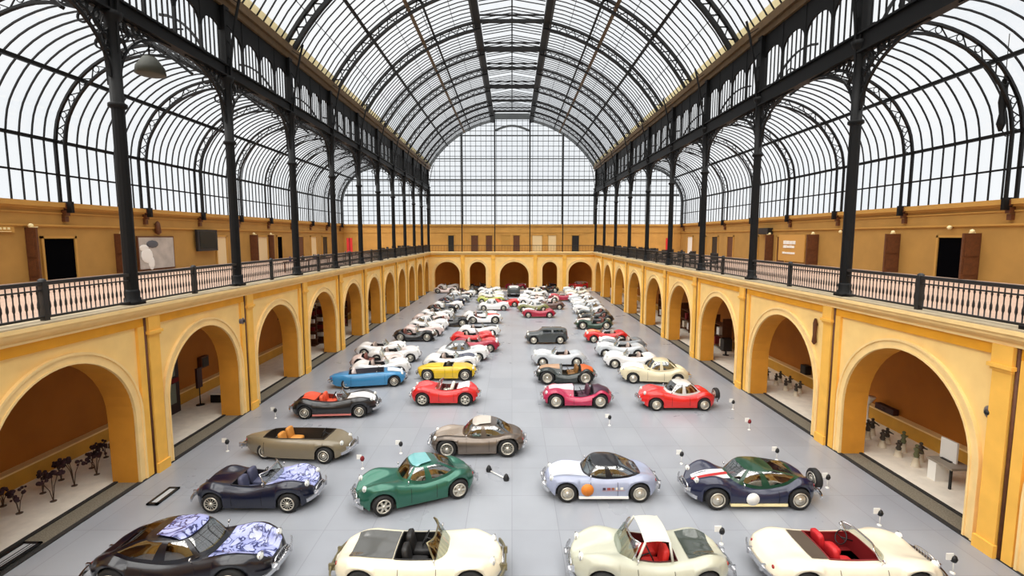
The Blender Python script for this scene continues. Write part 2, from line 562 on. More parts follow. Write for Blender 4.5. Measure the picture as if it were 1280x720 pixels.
# aisle glazing and clerestory
for sd in (-1, 1):
    ys = YCOL[sd] + [YW]
    for i in range(len(ys) - 1):
        y0, y1 = ys[i], ys[i + 1]
        if y1 - y0 < 2.5: 
            nb = 3
        else: nb = 9
        win += 1
        mb = MB()
        for y in bars_between(y0, y1, nb):
            mb.sweep([(sd * x, y, z) for x, z in AIS], (0, 1, 0), .055, .08)
        for k in (0,):
            mb.box(*sorted((sd * 26.45, sd * 26.55)), y0, y1, 11.95, 12.05)
        o = struct('window_%d' % win, mb, IRON)
        g = MB()
        g.grid([[(sd * (x + (.05 if x > 26 else 0)), y, z + .05) for x, z in AIS] for y in (y0, y1)])
        struct('pane', g, ROOFG, o)
        # clerestory
        win += 1
        mb = MB()
        na = 4 if nb > 3 else 1
        wa = (y1 - y0) / na
        for k in range(na):
            a, b = y0 + k * wa, y0 + (k + 1) * wa
            yc, r = (a + b) / 2, wa / 2 - .04
            zs = 17.75 - min(r, .62)
            # solid spandrel above the arched light
            arc = [(yc - r * math.cos(pi * t / 10), zs + min(r, .62) * math.sin(pi * t / 10)) for t in range(11)]
            for xx in (X0 + .02, X0 + .10):
                for t in range(10):
                    mb.add([(sd * xx, arc[t][0], arc[t][1]), (sd * xx, arc[t + 1][0], arc[t + 1][1]), (sd * xx, arc[t + 1][0], 18.5), (sd * xx, arc[t][0], 18.5)], [(0, 1, 2, 3)])
            mb.sweep([(sd * (X0 + .06), p[0], p[1]) for p in arc], (1, 0, 0), .1, .05)
            mb.box(*sorted((sd * (X0), sd * (X0 + .12))), a - .05, a + .05, GZ[sd][1], 18.5)
            for q in (-.6, -.2, .2, .6):
                yy = yc + q * r
                mb.box(*sorted((sd * (X0 + .04), sd * (X0 + .09))), yy - .022, yy + .022, GZ[sd][1], zs + min(r, .62) * math.sqrt(1 - q * q))
        o = struct('window_%d' % win, mb, IRON)
        g = MB()
        g.add([(sd * (X0 + .07), y0, GZ[sd][1]), (sd * (X0 + .07), y1, GZ[sd][1]), (sd * (X0 + .07), y1, 17.8), (sd * (X0 + .07), y0, 17.8)], [(0, 1, 2, 3)])
        struct('pane', g, ROOFG, o)

# gable windows (far, and near behind the camera)
def prof_top(x):
    x = abs(x)
    if x <= 2.7: return 27.2
    if x <= 12.75: return ZC + math.sqrt(RR * RR - x * x)
    for a, b in zip(AIS, AIS[1:]):
        lo, hi = min(a[0], b[0]), max(a[0], b[0])
        if lo <= x <= hi and hi > lo: return a[1] + (b[1] - a[1]) * (x - a[0]) / (b[0] - a[0])
    return 15.4 if x < 13.2 else 13.8
for yg, fine in ((YW + .15, True), (YN - .1, False)):
    win += 1
    mb = MB()
    st = .8 if fine else 3
    n = int(26.4 / st)
    for k in range(-n, n + 1):
        x = k * st
        w_ = .065 if fine else .06
        mb.box(x - w_ / 2, x + w_ / 2, yg - .03, yg + .03, 10.3, prof_top(x))
    z = 10.9
    while z < 27:
        # the width of the gable at this height
        xs = [q * .1 for q in range(0, 265)]
        ok = [x for x in xs if prof_top(x) > z]
        run = None
        for q in range(len(xs) + 1):
            inside = q < len(xs) and prof_top(xs[q]) > z
            if inside and run is None: run = xs[q]
            if not inside and run is not None:
                e = xs[q - 1]
                if run == 0: mb.box(-e, e, yg - .03, yg + .03, z - .04, z + .04)
                else:
                    mb.box(run, e, yg - .03, yg + .03, z - .04, z + .04)
                    mb.box(-e, -run, yg - .03, yg + .03, z - .04, z + .04)
                run = None
        z += st * (.95 if fine else 1)
    for z, t in ((14.85, .34), (17.2, .2)):
        mb.box(-26, 26, yg - .12, yg + .05, z - t / 2, z + t / 2)
    for z, t in ((20.4, .14), (23.9, .12)):
        e = math.sqrt(RR * RR - (z - ZC) ** 2)
        mb.box(-e, e, yg - .1, yg + .05, z - t / 2, z + t / 2)
    for x, t in ((-12.9, .4), (12.9, .4), (-7.7, .2), (-2.65, .2), (2.75, .2), (7.8, .2), (-18.5, .2), (18.5, .2)):
        mb.box(x - t / 2, x + t / 2, yg - .12, yg + .05, 10.3, prof_top(x))
    for sg in (-1, 1):
        mb.sweep([(sg * x, yg, z) for x, z in NAV], (0, 1, 0), .3, .35)
        mb.sweep([(sg * x, yg, z) for x, z in AIS], (0, 1, 0), .3, .3)
    mb.sweep([(-2.7 + 5.4 * k / 12, yg, 24.6 + .75 * math.sin(pi * k / 12)) for k in range(13)], (0, 1, 0), .2, .3)
    mb.box(-2.7, 2.7, yg - .1, yg + .05, 26.3, 27.2)
    o = struct('window_%d' % win, mb, IRONG)
    g = MB()
    xs = [-26.5 + .5 * k for k in range(107)]
    g.grid([[(x, yg + .06, 10.3) for x in xs], [(x, yg + .06, max(10.31, prof_top(x))) for x in xs]], smooth=False)
    struct('pane', g, ROOFG, o)

# ------------------------------------------------------------------ nave ribs
def lattice(mb, A, B, y, side=(0, 1, 0), t=.05):
    for k in range(len(A) - 1):
        p, q = (A[k], B[k + 1]) if k % 2 == 0 else (B[k], A[k + 1])
        mb.sweep([p, q], side, t, t)
for i, y in enumerate(YRIB[:-1]):
    t = thing('roof_rib', 'dark iron lattice arch spanning the central glass vault, %s arch from the camera' % ORD[i + 1], 'roof arch', (0, y, 19.3), group='lattice arches of the central vault')
    for sd in (-1, 1):
        mb = MB()
        OUT = [(sd * x, 0, z - 19.3) for x, z in offs(NAV, 0)]
        INN = [(sd * x, 0, z - 19.3) for x, z in NAVI]
        mb.sweep(OUT, (0, 1, 0), .24, .17)
        mb.sweep(INN, (0, 1, 0), .24, .15)
        mb.build('arch_chord', IRON, t)
        mb = MB()
        A = nave_arc(12.6, 2.8, RR - .04, 30); B = nave_arc(12.6, 2.8, RR - .54, 30)
        lattice(mb, [(sd * a, 0, b - 19.3) for a, b in A], [(sd * a, 0, b - 19.3) for a, b in B], 0, t=.06)
        mb.build('lattice', IRON, t)
    mb = MB()
    h = .42 if i in (8, 10) else .24
    mb.box(-2.7, 2.7, -.14, .14, 7.0 - h, 7.0)
    mb.box(-2.7, 2.7, -.05, .05, 7.3, 7.42)
    mb.build('lantern_tie', IRON, t)
for nm, x, z, w_, h_, mt, lb in (('roof_purlin', 9.98, 22.45, .2, .26, IRON, 'thick dark lengthwise purlin low on the %s slope of the vault'),
                                 ('roof_purlin', 6.4, 24.85, .16, .22, IRON, 'dark lengthwise purlin high on the %s slope of the vault'),
                                 ('roof_walkway', 7.3, 24.35, .26, .1, WOOD, 'narrow brown timber strip beside the upper purlin on the %s slope')):
    for sd in (-1, 1):
        mb = MB()
        mb.sweep([(sd * x, YN, z), (sd * x, YW, z)], (z - ZC and (x * sd, 0, z - ZC)), h_, w_)
        tag(mb.build(nm, mt), lb % SIDE[sd], 'purlin', kind='thing')
for sd in (-1, 1):
    t = thing('ridge_beam', 'heavy dark iron beam along the %s edge of the raised ridge lantern' % SIDE[sd], 'roof beam', (sd * 2.85, 0, 26.1))
    mb = MB(); mb.box(-.24, .24, YN, YW, -.35, .15); mb.build('beam', IRON, t)
    mb = MB(); mb.box(-.05, .05, YN, YW, .15, .4); mb.box(-.08, .08, YN, YW, 1.0, 1.15)
    y = YN + .4
    while y < YW:
        mb.box(-.04, .04, y, y + .08, .4, 1.0); y += 1.3
    mb.build('lantern_side', IRON, t)
    mb = MB(); mb.box(*sorted((sd * .22, sd * .45)), YN, YW, -.1, -.04); mb.build('edge_board', IRONG, t)
mb = MB(); mb.box(-.06, .06, YN, YW, 27.45, 27.62)
tag(mb.build('ridge_bar', IRON), 'thin dark glazing bar down the middle of the ridge lantern', 'roof beam')

# ------------------------------------------------------------------ gutters and girders
for sd in (-1, 1):
    t = thing('roof_gutter', 'brown timber gutter beam with cream upper board along the %s side of the vault' % SIDE[sd], 'gutter', (sd * X0, 0, 18.5))
    mb = MB()
    mb.box(*sorted((sd * -.12, sd * .3)), YN, YW, 0, .3)
    mb.box(*sorted((sd * -.28, sd * .3)), YN, YW, .3, .62)
    mb.box(*sorted((sd * -.2, sd * .3)), YN, YW, .62, .78)
    mb.build('gutter_beam', WOOD, t)
    mb = MB()
    mb.sweep([(sd * -.02, YN, 1.05), (sd * -.02, YW, 1.05)], (0, 0, 1), .62, .06)
    mb.build('upper_board', CREAM, t)
    t = thing('iron_girder', 'deep dark iron girder under the clerestory along the %s columns' % SIDE[sd], 'girder', (sd * X0, 0, GZ[sd][0]))
    gh = GZ[sd][1] - GZ[sd][0]
    mb = MB()
    mb.box(-.1, .1, YN, YW, .06, gh - .06); mb.build('web', IRON, t)
    mb = MB(); mb.box(-.2, .2, YN, YW, 0, .07); mb.box(-.22, .22, YN, YW, gh - .07, gh); mb.build('flange', IRON, t)

# ------------------------------------------------------------------ columns
def ring(mb, c, r, axis, t=.05, n=14):
    pts = []
    for k in range(n):
        a = 2 * pi * k / n
        pts.append((c[0], c[1] + r * math.cos(a), c[2] + r * math.sin(a)) if axis == 'x' else (c[0] + r * math.cos(a), c[1], c[2] + r * math.sin(a)))
    mb.sweep(pts, (1, 0, 0) if axis == 'x' else (0, 1, 0), t, t, closed=True)
def make_column(sd, span):
    """origin at the foot on the gallery edge, z 6.08"""
    z0 = 6.08
    t = thing('iron_column', '', 'column', (sd * X0, 0, z0))
    mb = MB()
    mb.box(-.26, .26, -.26, .26, 0, .14)
    mb.lathe([(.25, .14), (.25, .26), (.22, .3), (.23, .48), (.2, .56)], n=12)
    mb.build('base', IRON, t)
    mb = MB()
    mb.lathe([(.2, .54), (.19, 4.6), (.185, 6.6)], n=12, smooth=False)
    mb.build('shaft', IRON, t)
    mb = MB(); mb.lathe([(.2, 6.45), (.27, 6.5), (.27, 6.6), (.2, 6.65)], n=12); mb.build('collar', IRON, t)
    mb = MB(); mb.lathe([(.19, 6.6), (.19, 9.1), (.3, 9.3), (.34, 9.45)], n=12)
    mb.build('capital', IRON, t)
    mb = MB(); mb.box(-.17, .17, -.2, .2, 9.4, 12.45); mb.build('upper_post', IRON, t)
    # brackets under the girder: a flat arch with rings in the spandrel
    for s in (-1, 1):
        mb = MB()
        rx, rz = span * .40, 2.0
        zt = GZ[sd][0] - z0
        arc = [(0, s * (.2 + rx - rx * math.cos(pi / 2 * k / 14)), zt - rz + rz * math.sin(pi / 2 * k / 14)) for k in range(15)]
        mb.sweep(arc, (1, 0, 0), .09, .08)
        arc2 = [(0, s * (.2 + rx * .72 - rx * .72 * math.cos(pi / 2 * k / 12)), zt - rz * .55 + rz * .5 * math.sin(pi / 2 * k / 12)) for k in range(13)]
        mb.sweep(arc2, (1, 0, 0), .06, .05)
        for (fy, fz, rr) in ((.22, .38, .30), (.52, .22, .22), (.85, .14, .15), (.13, .92, .19), (1.12, .1, .1), (.1, 1.28, .1)):
            ring(mb, (0, s * (.2 + fy * 1.0), zt - fz), rr, 'x', .055)
        for k in range(3, 14, 2):
            p = arc[k]
            mb.sweep([p, (0, p[1] * .55, min(zt, p[2] + .7))], (1, 0, 0), .035, .035)
        mb.build('bracket', IRON, t)
    # bracket out towards the aisle vault
    mb = MB()
    a = [(sd * (.2 + 2.6 - 2.6 * math.cos(pi / 2 * k / 12)), 0, 7.2 + 4.9 * math.sin(pi / 2 * k / 12)) for k in range(13)]
    mb.sweep(a, (0, 1, 0), .09, .1)
    b = [(sd * (.25 + 1.7 * k / 8), 0, 8.9 + 1.9 * (k / 8) ** .8) for k in range(9)]
    mb.sweep(b, (0, 1, 0), .06, .06)
    for (fx, fz, rr) in ((.45, 9.15, .26), (.95, 10.0, .24), (.4, 8.5, .16), (1.5, 10.7, .2), (.45, 9.9, .2), (.9, 9.3, .16)):
        ring(mb, (sd * fx, 0, fz), rr, 'y', .055)
    mb.build('bracket', IRON, t)
    # slender brace curving up to the nave rib
    mb = MB()
    a = [(-sd * (.15 + .75 * (k / 8) ** 2), 0, 8.2 + 5.0 * k / 8) for k in range(9)]
    mb.sweep(a, (0, 1, 0), .1, .08)
    for k in range(2, 8):
        mb.sweep([a[k], (-sd * .1, 0, a[k][2] + .4)], (0, 1, 0), .035, .035)
    mb.build('brace', IRON, t)
    return t
for sd in (-1, 1):
    ys = YCOL[sd]
    proto = None
    vis = 0
    for i, y in enumerate(ys):
        if i == 0: continue
        if proto is None:
            proto = make_column(sd, 6.5 if sd < 0 else 7.2)
            o = proto
        else: o = copy_thing(proto)
        o.location.y = y
        o['label'] = 'tall dark cast-iron column on the %s gallery edge, %s column from the camera' % (SIDE[sd], ORD[i])
        o['group'] = 'cast-iron columns of the %s gallery' % SIDE[sd]
        o.name = 'iron_column'
# slim posts on the far gallery edge
for k, x in enumerate((-7.7, -2.65, 2.75, 7.8)):
    mb = MB(); mb.box(x - .07, x + .07, YF + .1, YF + .24, 6.1, prof_top(x) - .2)
    tag(mb.build('slender_post', IRON), 'slender dark post rising from the far gallery edge, %s from the left' % ('first', 'second', 'third', 'fourth')[k], 'post', 'slender posts of the far gable')

# ------------------------------------------------------------------ aisle ribs
def make_aisle_rib(sd):
    t = thing('aisle_rib', '', 'roof arch', (sd * XO, 0, 10.3))
    f = lambda P: [(sd * (x - XO), 0, z - 10.3) for x, z in P]
    mb = MB()
    mb.sweep(f(AIS), (0, 1, 0), .16, .13)
    mb.sweep(f(AISI[:-2]), (0, 1, 0), .16, .11)
    mb.box(*sorted((sd * -.6, sd * .12)), -.1, .1, -.5, .15)
    mb.build('arch_chord', IRON, t)
    mb = MB()
    A = [p for p in AIS if p[1] > 11][:-2]; B = offs(A, .5)
    lattice(mb, f(A), f(B), 0, t=.045)
    for k in range(2, len(A) - 2, 2):
        c = ((A[k][0] + B[k][0]) / 2, (A[k][1] + B[k][1]) / 2)
        ring(mb, (sd * (c[0] - XO), 0, c[1] - 10.3), .17, 'y', .035, 10)
    mb.build('lattice', IRON, t)
    return t
for sd in (-1, 1):
    p = None
    for i, y in enumerate(YCOL[sd]):
        if i == 0: continue
        if p is None: p = make_aisle_rib(sd); o = p
        else: o = copy_thing(p)
        o.location.y = y
        o.name = 'aisle_rib'
        o['label'] = 'dark lattice arch carrying the %s aisle glass vault, %s from the camera' % (SIDE[sd], ORD[i])
        o['group'] = 'lattice arches of the %s aisle' % SIDE[sd]
    for (x, z, t_, lb) in ((26.45, 13.9, .18, 'where the glass starts to curve'), (24.75, 17.35, .2, 'half way up the curve'), (20.5, 19.25, .22, 'at the crown')):
        mb = MB(); mb.sweep([(sd * x, YN, z), (sd * x, YW, z)], (0, 0, 1), t_, t_)
        tag(mb.build('aisle_purlin', IRON), 'lengthwise dark purlin of the %s aisle vault, %s' % (SIDE[sd], lb), 'purlin')

# ------------------------------------------------------------------ gallery railings
BAL = None
def baluster_mesh():
    mb = MB()
    mb.lathe([(.018, .12), (.018, .3), (.034, .36), (.03, .46), (.016, .54), (.016, .7), (.03, .76), (.016, .82), (.016, .95)], n=6)
    return mb
for sd in (-1, 1):
    ys = YCOL[sd]
    for i in range(1, len(ys) - 1):
        y0, y1 = ys[i] + .22, ys[i + 1] - .22
        L_ = y1 - y0
        t = thing('gallery_railing', 'black iron baluster railing on the %s gallery edge, %s bay from the camera' % (SIDE[sd], ORD[i]), 'railing', (sd * (X0 - .05), y0, 6.13), group='railings of the %s gallery' % SIDE[sd])
        mb = MB(); mb.box(-.06, .06, 0, L_, .96, 1.06); mb.box(-.03, .03, 0, L_, .80, .84); mb.build('handrail', RAIL, t)
        mb = MB(); mb.box(-.04, .04, 0, L_, .06, .12); mb.build('bottom_rail', RAIL, t)
        mb = MB(); mb.box(-.075, .075, L_ / 2 - .075, L_ / 2 + .075, -.03, 1.06); mb.lathe([(.09, 1.06), (.1, 1.1), (.05, 1.14)], (0, L_ / 2, 0), 8)
        mb.build('post', RAIL, t)
        n = int(L_ / .17)
        if 2 <= i <= 4:
            if BAL is None:
                bo = baluster_mesh().build('baluster', RAIL, t)
                BAL = bo.data
                bo.location = (0, .17, 0)
                st_ = 2
            else: st_ = 1
            for k in range(st_, n + 1):
                b = bpy.data.objects.new('baluster', BAL)
                COL.objects.link(b)
                b.parent = t
                b.location = (0, k * L_ / (n + 1), 0)
        else:
            mb = MB()
            for k in range(1, n + 1):
                y = k * L_ / (n + 1)
                mb.box(-.016, .016, y - .018, y + .018, .1, .96)
                mb.box(-.03, .03, y - .03, y + .03, .34, .5)
            o = mb.build('balusters', RAIL, t)
            o['kind'] = 'stuff'
t = thing('gallery_railing', 'black iron railing across the far gallery edge', 'railing', (0, YF + .05, 6.1))
mb = MB(); mb.box(-X0, X0, -.05, .05, .94, 1.02); mb.build('handrail', RAIL, t)
mb = MB(); mb.box(-X0, X0, -.03, .03, .08, .13); mb.build('bottom_rail', RAIL, t)
mb = MB()
for k in range(1, 150):
    x = -X0 + k * 2 * X0 / 150
    mb.box(x - .018, x + .018, -.018, .018, .1, .94)
mb.build('balusters', RAIL, t)['kind'] = 'stuff'

# ------------------------------------------------------------------ gallery doors, panels, pictures
dn = 0
def wall_door(sd, y0, y1, z1, leaf=NIGHT, frame=GALT):
    global dn
    dn += 1
    mb = MB()
    xf = sd * (XO - .12)
    a, b = sorted((xf, sd * XO))
    mb.box(a, b, y0 - .14, y0, ZG, z1 + .14)
    mb.box(a, b, y1, y1 + .14, ZG, z1 + .14)
    mb.box(a, b, y0 - .14, y1 + .14, z1, z1 + .14)
    o = struct('door_%d' % dn, mb, frame)
    mb = MB(); mb.box(*sorted((sd * (XO - .04), sd * XO)), y0, y1, ZG, z1)
    struct('door_leaf', mb, leaf, o)
    return o
def far_door(x0, x1, z1, leaf):
    global dn
    dn += 1
    mb = MB()
    mb.box(x0 - .12, x0, YW - .1, YW, ZG, z1 + .12); mb.box(x1, x1 + .12, YW - .1, YW, ZG, z1 + .12); mb.box(x0 - .12, x1 + .12, YW - .1, YW, z1, z1 + .12)
    o = struct('door_%d' % dn, mb, GALT)
    mb = MB(); mb.box(x0, x1, YW - .04, YW, ZG, z1)
    struct('door_leaf', mb, leaf, o)
PALE = mat('pale_door_paint', (222, 196, 150), .6)
DKRED = mat('dark_red_cloth', (120, 20, 24), .8)
RED = mat('red_cloth', (196, 30, 30), .7)
wall_door(-1, 28.3, 30.3, 8.3); wall_door(1, 29.2, 31.1, 8.35)
for y, w_, mt in ((44.9, 1.5, PALE), (51.6, 2.6, PALE), (56.5, 1.2, NIGHT), (62, 1.6, BROWN), (66, 1.8, PALE), (70, 1.8, BLACK), (74, 1.6, PALE)):
    wall_door(-1, y, y + w_, 8.4, mt)
for y, w_, mt in ((48.5, 1.5, BROWN), (54, 1.7, BROWN), (60, 1.6, BROWN), (64.5, 1.8, BLACK), (68.5, 2, PALE), (73.5, 2, WHITE)):
    wall_door(1, y, y + w_, 8.4, mt)
for x0, x1, mt in ((-10.0, -9.1, BLACK), (-6.4, -5.3, BROWN), (-4.1, -3.1, BROWN), (.2, 1.2, BROWN), (3.2, 4.7, PALE), (5.7, 6.9, PALE), (9.4, 10.5, BLACK), (-1.6, -.4, GALT)):
    far_door(x0, x1, 8.6, mt)
def leaf_panel(sd, y, label, w_=1.0, z1=8.6):
    t = thing('wooden_shutter', label, 'shutter', (sd * XO, y, ZG))
    mb = MB(); mb.box(*sorted((0, -sd * w_)), -.06, .06, .05, z1 - ZG); mb.box(*sorted((-sd * .1, -sd * (w_ - .1))), -.1, -.06, .3, 1.2); mb.box(*sorted((-sd * .1, -sd * (w_ - .1))), -.1, -.06, 1.35, z1 - ZG - .2)
    mb.build('panel', BROWN, t)
    mb = MB(); mb.ball((-sd * w_ * .5, 0, z1 - ZG + .1), .13, 8); mb.box(*sorted((-sd * .35, -sd * .65)), -.05, .05, z1 - ZG, z1 - ZG + .06); mb.build('finial', CREAM, t)
leaf_panel(1, 28.4, 'brown wooden shutter standing out from the right gallery wall nearest the camera')
leaf_panel(1, 34.3, 'brown wooden shutter on the right gallery wall left of the black doorway')
leaf_panel(1, 43.4, 'brown wooden shutter right of the sign board with pale lettering')
leaf_panel(1, 50.9, 'brown wooden shutter left of the sign board with pale lettering', .8)
leaf_panel(-1, 33.5, 'brown wooden shutter on the left gallery wall behind the near column')
leaf_panel(-1, 27.4, 'narrow brown shutter left of the black doorway on the left gallery', .6, 8.9)
leaf_panel(-1, 50.8, 'brown shutter beside the far doorway with pale frame on left gallery', .8)
leaf_panel(-1, 54.6, 'brown shutter right of the doorway with pale frame on left gallery', .6)
# sign board
t = thing('sign_board', 'flat mustard sign board with blurred white lettering on right gallery wall', 'sign', (XO - .05, 47.4, 7.4))
mb = MB(); mb.box(-.08, .02, -2.2, 2.2, -1.3, 1.2); mb.build('board', mat('sign_board_paint', (196, 146, 72), .6), t)
for (a, b, z, h) in ((-.75, 1.3, .30, .38), (-.6, 1.3, -.06, .26), (-.7, 1.4, -.62, .2)):
    mb = MB()
    y = a
    while y < b:
        w_ = R.uniform(.3, .6)
        mb.box(-.12, -.08, y, min(b, y + w_), z, z + h * R.uniform(.8, 1)); y += w_ + .07
    mb.build('lettering', WHITE, t)
t = thing('sign_board', 'pale sign strip with small white lettering above the left wall panel', 'sign', (-XO + .05, 25.3, 8.75))
mb = MB(); mb.box(-.05, .04, -1.6, 1.4, -.12, .2); mb.build('board', GALT, t)
mb = MB()
y = -1.4
while y < 1.1:
    mb.box(.04, .07, y, y + .13, .02, .14); y += .22
mb.box(.04, .07, -1.4, 1.2, -.09, -.06)
mb.build('lettering', CREAM, t)
# large picture on the left gallery
t = thing('framed_picture', 'large grey and white framed picture of a white horse on the left gallery', 'picture', (-XO + .1, 37.2, 7.25))
mb = MB(); mb.box(-.05, .05, -1.9, 1.9, -1.25, 1.2); mb.build('picture_frame', BROWN, t)
mb = MB(); mb.box(.05, .07, -1.8, 1.8, -1.15, 1.1); mb.build('canvas', mat('grey_canvas', (176, 168, 160), .7, noise=.15, scale=1.5), t)
mb = MB()
mb.ball((.08, -1.1, -.2), .55, 12, (.05, 1.1, 1)); mb.ball((.08, -1.35, .35), .32, 10, (.05, 1.5, .8)); mb.ball((.08, -.7, -.75), .5, 10, (.05, .7, 1))
mb.build('painted_shape', WHITE, t)
mb = MB(); mb.ball((.09, -.5, .62), .4, 10, (.05, 1.6, .7)); mb.build('painted_shape', mat('slate_paint', (84, 86, 92), .7), t)
t = thing('wall_lantern', 'brown wall lantern above the framed picture on left gallery', 'lamp', (-XO, 37.3, 9.0))
mb = MB(); mb.lathe([(.05, .55), (.16, .4), (.22, -.3), (.05, -.45)], (.25, 0, 0), 8); mb.build('lantern_body', BROWN, t)
mb = MB(); mb.box(0, .25, -.03, .03, .3, .36); mb.build('bracket', BROWN, t)
t = thing('hanging_screen', 'big black hanging display screen on the left gallery wall', 'screen', (-XO + .3, 43.2, 8.0))
mb = MB(); mb.box(-.1, .1, -1.5, 1.3, -.8, 1.0); mb.build('casing', BLACK, t)
mb = MB(); mb.box(.1, .12, -1.2, 1.1, -.6, .85); mb.build('screen_glass', mat('dark_screen', (24, 34, 36), .2), t)
mb = MB(); mb.box(-.3, -.1, -.1, .1, -.1, .1); mb.build('mount', BLACK, t)
for k, (y, z) in enumerate(((40.2, 8.8), (30.2, 8.95))):
    t = thing('wall_lamp', ('small glowing wall lamp between the sign board and near column', 'small pale wall lamp above the black doorway of the right gallery')[k], 'lamp', (XO, y, z))
    mb = MB(); mb.box(-.2, 0, -.05, .05, -.04, .04); mb.build('arm', BROWN, t)
    mb = MB(); mb.ball((-.24, 0, 0), .13, 10); mb.build('lamp_shade', CREAM, t)
t = thing('loudspeaker', 'black loudspeaker high on the right gallery wall above the sign board', 'speaker', (XO - .3, 52.0, 8.95))
mb = MB(); mb.box(-.25, .25, -1.0, 1.0, -.3, .35); mb.build('cabinet', BLACK, t)
mb = MB(); mb.box(-.27, -.25, -.9, .9, -.22, .27); mb.build('grille', RAIL, t)

# display tables and chairs along the galleries (seen over the railings)
def gallery_table(x, y, label, cloth):
    t = thing('display_table', label, 'table', (x, y, ZG))
    mb = MB(); mb.box(-.5, .5, -1.1, 1.1, .7, .76); mb.build('tabletop', cloth, t)
    for a in (-.42, .42):
        for b in (-1.0, 1.0):
            mb = MB(); mb.box(a - .03, a + .03, b - .03, b + .03, 0, .7); mb.build('leg', BROWN, t)
    return t
def gallery_chair_proto():
    t = thing('gallery_chair', '', 'chair', (0, 0, ZG))
    mb = MB(); mb.box(-.24, .24, -.24, .24, .43, .5); mb.build('seat', BLACK, t)
    mb = MB()
    mb.sweep([(-.22, .22, .5), (-.22, .28, .98), (.22, .28, .98), (.22, .22, .5)], (0, 1, 0), .05, .05)
    mb.box(-.2, .2, .22, .27, .62, .95); mb.build('backrest', BLACK, t)
    for a in (-.2, .2):
        for b in (-.2, .2):
            mb = MB(); mb.box(a - .02, a + .02, b - .02, b + .02, 0, .43); mb.build('leg', BLACK, t)
    return t
cp = gallery_chair_proto()
first = True
k = 0
for sd, y0, n in ((1, 36, 26), (-1, 56, 12)):
    for j in range(n):
        y = y0 + j * 1.45 + R.uniform(-.3, .3)
        if y > 76: break
        o = cp if first else copy_thing(cp)
        first = False
        o.location = (sd * (14.2 + (j % 2) * 1.1), y, ZG)
        o.rotation_euler.z = R.uniform(0, 6)
        o.scale = (1.25,) * 3
        o.name = 'gallery_chair'
        o['group'] = 'dark chairs on the %s gallery' % SIDE[sd]
        o['label'] = 'black chair among the crowded seats far along the %s gallery' % SIDE[sd]
for k, y in enumerate((35.5, 39.5, 43.5, 47.5)):
    gallery_table(-15.2, y, 'brown display table behind the left railing, %s from the camera' % ORD[k + 1], BROWN)
    for j in range(4):
        mb = MB(); r_ = R.uniform(.07, .12); mb.lathe([(r_ * .7, 0), (r_, .08), (r_ * .9, .2), (r_ * .4, .28), (r_ * .5, .34)], n=8)
        o = mb.build('small_jar', [mat('jar_%d' % j, ((60, 40, 90), (40, 60, 50), (90, 60, 30), (30, 30, 36))[j], .4)])
        o.location = (-15.2 + R.uniform(-.3, .3), y - .8 + j * .5, ZG + .76)
        tag(o, '%s jar on the brown display table %s from the camera' % (('purple', 'dark green', 'brown', 'black')[j], ORD[k + 1]), 'jar', 'jars on the left gallery tables')
for x, y, nm in ((-20, 62, 'left'), (20.5, 66, 'right')):
    t = thing('banner', 'tall narrow red banner standing far along the %s gallery' % nm, 'banner', (x, y, ZG))
    mb = MB(); mb.box(-.35, .35, -.02, .02, .2, 2.3); mb.build('banner_cloth', RED, t)
    mb = MB(); mb.box(-.03, .03, -.05, -.02, 0, 2.35); mb.box(-.3, .3, -.2, .2, 0, .05); mb.build('stand', BLACK, t)

# lamp hanging in the left aisle and pulley on the right
t = thing('hanging_lamp', 'grey hanging floodlight under the left aisle vault beside the near column', 'lamp', (-14.3, 20.6, 15.1))
mb = MB(); mb.lathe([(.16, .4), (.26, .3), (.5, -.05), (.54, -.3), (.44, -.34)], n=14); mb.build('lamp_shade', mat('grey_green_enamel', (52, 54, 44), .6), t)
mb = MB(); mb.tube([(0, 0, .3), (0, 0, 1.4)], .035, 6); mb.tube([(0, 0, 1.4), (1.4, 0, 1.4)], .035, 6); mb.build('rod', IRON, t)
t = thing('roof_pulley', 'dark hoist with hanging hook on the right aisle arch', 'hoist', (25.6, 27.0, 15.2))
mb = MB(); mb.lathe([(.05, 1.6), (.14, .9), (.2, .2), (.12, -.4), (.2, -.9), (.08, -1.3)], n=8); mb.build('housing', IRON, t)
mb = MB(); mb.tube([(0, 0, 1.6), (0, 0, 3.6)], .02, 5); mb.tube([(.05, 0, -1.2), (.3, 0, -1.55), (.6, 0, -1.5), (.7, 0, -1.2)], .03, 5); mb.build('chain', IRON, t)

# ------------------------------------------------------------------ things inside the arcades
FLD = mat('dried_flower_plum', (54, 26, 34), .8)
STEM = mat('dried_stem', (86, 66, 52), .8)
def dried_plant(x, y, h, label, group, seed):
    r = random.Random(seed)
    t = thing('dried_plant', label, 'plant', (x, y, .02), group=group)
    mb = MB()
    tops = []
    for k in range(4):
        a = r.uniform(0, 6.28)
        p = (math.cos(a) * .22 * h, math.sin(a) * .22 * h, h * r.uniform(.65, 1))
        mb.tube([(0, 0, 0), (p[0] * .3, p[1] * .3, p[2] * .55), p], .012, 5)
        tops.append(p)
    mb.lathe([(.09, 0), (.09, .02), (.02, .03)], n=8)
    mb.build('stem', STEM, t)
    for p in tops:
        mb = MB()
        for k in range(6):
            mb.ball((p[0] + r.uniform(-.09, .09), p[1] + r.uniform(-.09, .09), p[2] + r.uniform(-.12, .06)), r.uniform(.035, .07), 6)
        mb.build('blossom', FLD, t)
NTH = ('first', 'second', 'third', 'fourth', 'fifth', 'sixth', 'seventh', 'eighth', 'ninth', 'tenth', 'eleventh', 'twelfth', 'thirteenth')
